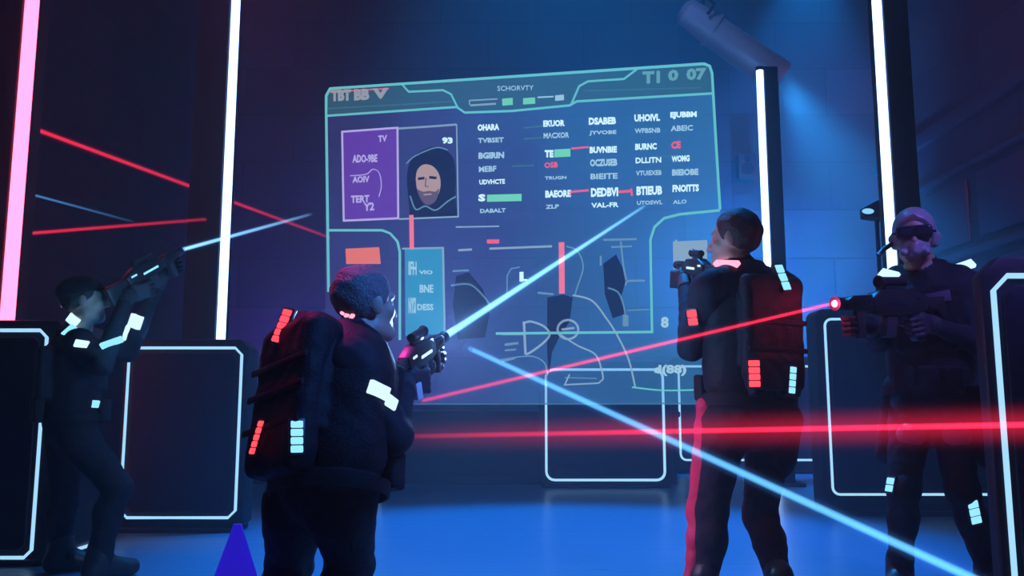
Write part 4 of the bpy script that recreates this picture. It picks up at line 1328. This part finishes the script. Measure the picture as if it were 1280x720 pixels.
def beam(a, b_, r, color, core, label, fade=(1, 1), glow=0.0, gcol=None, gk=0.12):
    a, b_ = Vector(a), Vector(b_)
    d = (b_ - a)
    q = d.to_track_quat('Z', 'Y').to_matrix()

    def tube_(rad):
        b = bmesh.new()
        N, K = 14, 16
        rings = [[b.verts.new(a + d * (j / K) + q @ Vector((math.cos(2 * PI * k / N), math.sin(2 * PI * k / N), 0)) * rad) for k in range(N)] for j in range(K + 1)]
        for j in range(K):
            for k in range(N): b.faces.new((rings[j][k], rings[j][(k + 1) % N], rings[j + 1][(k + 1) % N], rings[j + 1][k]))
        me = bpy.data.meshes.new('laser_beam'); b.to_mesh(me); b.free()
        at_ = me.attributes.new('along', 'FLOAT', 'POINT')
        at_.data.foreach_set('value', [j / K for j in range(K + 1) for k in range(N)])
        me.polygons.foreach_set('use_smooth', [True] * len(me.polygons))
        return me
    o = link('laser_beam', tube_(r), beam_mat('beam', color, core, *fade, d.normalized(), 2.5), loc=a)
    tag(o, label, 'laser beam', 'laser beams', 'thing')
    if glow:
        link('glow', tube_(glow), beam_mat('beam_glow', gcol or color, core * gk, *fade, d.normalized(), 14.0), o)
    return o


RED, BLU, ICE = (1.0, 0.02, 0.07), (0.08, 0.35, 1.0), (0.16, 0.62, 1.0)
beam(P(-30, 134, 5.75), P(412, 297, 9.0), 0.018, RED, 0.55, 'red beam sloping down from top left behind the red tube', (1.0, 0.2), 0.06)
beam(P(-30, 297, 5.75), P(258, 274, 6.5), 0.014, RED, 0.5, 'thin faint red beam nearly level beside the red tube', (1.0, 0.3), 0.04)
beam(P(-20, 227, 5.75), P(166, 277, 6.3), 0.011, (0.10, 0.40, 1.0), 0.4, 'thin pale blue beam between the two red beams', (1.0, 0.1))
e4 = P(388, 268, 5.5)
beam(la + ga * 0.012, e4, 0.012, (0.25, 0.60, 1.0), 0.9, 'white-blue beam leaving the rifle of the capped shooter', (1.0, 0.1), 0.04, BLU)
beam(lb_ + gb * 0.012, P(805, 258, 8.05), 0.016, (0.26, 0.72, 0.95), 0.7, 'pale cyan beam from the crouching shooter up across the scoreboard', (1.3, 0.30), 0.06, BLU, 0.15)
beam(P(588, 436, 4.0), P(1225, 727, 2.30), 0.014, (0.12, 0.48, 1.0), 0.75, 'long blue beam slanting down to the lower right corner', (0.6, 0.9), 0.045, BLU, 0.2)
e7 = P(528, 501, 2.66)
beam(ld_ + gd_ * 0.012, e7, 0.007, RED, 0.6, 'thin red beam from the masked shooter across to the crouching shooter', (1.4, 0.5), 0.025)
beam(P(1330, 530, 2.55), P(476, 546, 3.35), 0.011, RED, 0.8, 'broad level red beam crossing both standing shooters at thigh height', (1.3, 0.05), 0.105, RED, 0.22)


# =================================================================== LIGHTS
def spot(name, loc, target, color, power, angle, blend=0.6, radius=0.15):
    l = bpy.data.lights.new(name, 'SPOT')
    l.color = color; l.energy = power; l.spot_size = math.radians(angle); l.spot_blend = blend; l.shadow_soft_size = radius
    o = bpy.data.objects.new(name, l); COL.objects.link(o)
    o.location = loc
    o.rotation_euler = (Vector(target) - Vector(loc)).to_track_quat('-Z', 'Y').to_euler()
    return o


def point(name, loc, color, power, radius=0.05):
    l = bpy.data.lights.new(name, 'POINT'); l.color = color; l.energy = power; l.shadow_soft_size = radius
    o = bpy.data.objects.new(name, l); COL.objects.link(o); o.location = loc
    return o


BLUE = (0.0, 0.16, 1.0)
spot('stage_spot', LM @ Vector((0.82, 0, 0)), P(1110, 330, 9.0), (0.02, 0.36, 1.0), 5500, 50, 0.9)
spot('floor_wash', (0.4, 6.6, 6.9), (0.35, 5.2, 0), (0.0, 0.30, 1.0), 4500, 44)
spot('back_wash', (3.9, 10.5, 7.0), (3.8, 13.2, 1.0), (0.01, 0.28, 1.0), 4500, 62)
spot('right_uplight', (3.9, 12.1, 0.3), (3.8, 13.6, 3.6), (0.02, 0.30, 1.0), 4500, 85, 0.9)
spot('left_uplight', (-2.9, 11.4, 0.25), (-2.9, 13.8, 2.3), (0.20, 0.07, 0.95), 650, 95, 0.9)
spot('red_wash', (-2.6, 5.2, 4.6), P(900, 470, 3.6), (1.0, 0.02, 0.12), 260, 20)
spot('red_rim', (-1.7, 3.7, 3.7), P(450, 365, 2.75), (1.0, 0.06, 0.55), 420, 15)
spot('blue_rim', (1.3, 1.7, 2.7), P(478, 440, 2.70), (0.05, 0.24, 1.0), 380, 22)
spot('violet_wash', (2.5, 1.7, 3.3), P(1160, 400, 3.85), (0.24, 0.18, 1.0), 300, 26)
spot('lamp_fill', (1.0, 7.0, 6.9), lp + ld * 0.4, (0.2, 0.35, 1.0), 160, 26)  # added fill spot out of view, brightens the barrel of the stage lamp
spot('leg_wash', (-0.4, 3.35, 0.8), P(880, 590, 3.6), (1.0, 0.03, 0.12), 22, 50, 0.8, 0.05)  # added red spot without fixture, hidden behind the crouching shooter, reddens the leg
spot('red_wash_right', (5.4, 5.0, 5.5), (5.9, 9.0, 4.0), (1.0, 0.02, 0.22), 500, 70)
point('muzzle_light', lb_ + gb * 0.08, (0.25, 0.5, 1.0), 45, 0.02)
point('muzzle_light_red', ld_ + gd_ * 0.06, (1.0, 0.04, 0.14), 1.6, 0.02)
point('glove_glow', P(180, 404, 3.95), (0.08, 0.5, 1.0), 3.0, 0.02)

w = bpy.data.worlds.new('world'); sc.world = w
w.use_nodes = True
w.node_tree.nodes['Background'].inputs[0].default_value = (0.01, 0.015, 0.05, 1)
w.node_tree.nodes['Background'].inputs[1].default_value = 0.0

vs_ = sc.view_settings
vs_.view_transform = 'Standard'; vs_.look = 'None'; vs_.gamma = 1.0; vs_.use_curve_mapping = False
vs_.exposure = 0.0
sc.cycles.use_denoising = True
sc.cycles.max_bounces = 6
sc.cycles.volume_bounces = 1
sc.cycles.transparent_max_bounces = 24
sc.cycles.sample_clamp_indirect = 4.0
sc.cycles.sample_clamp_direct = 0.0
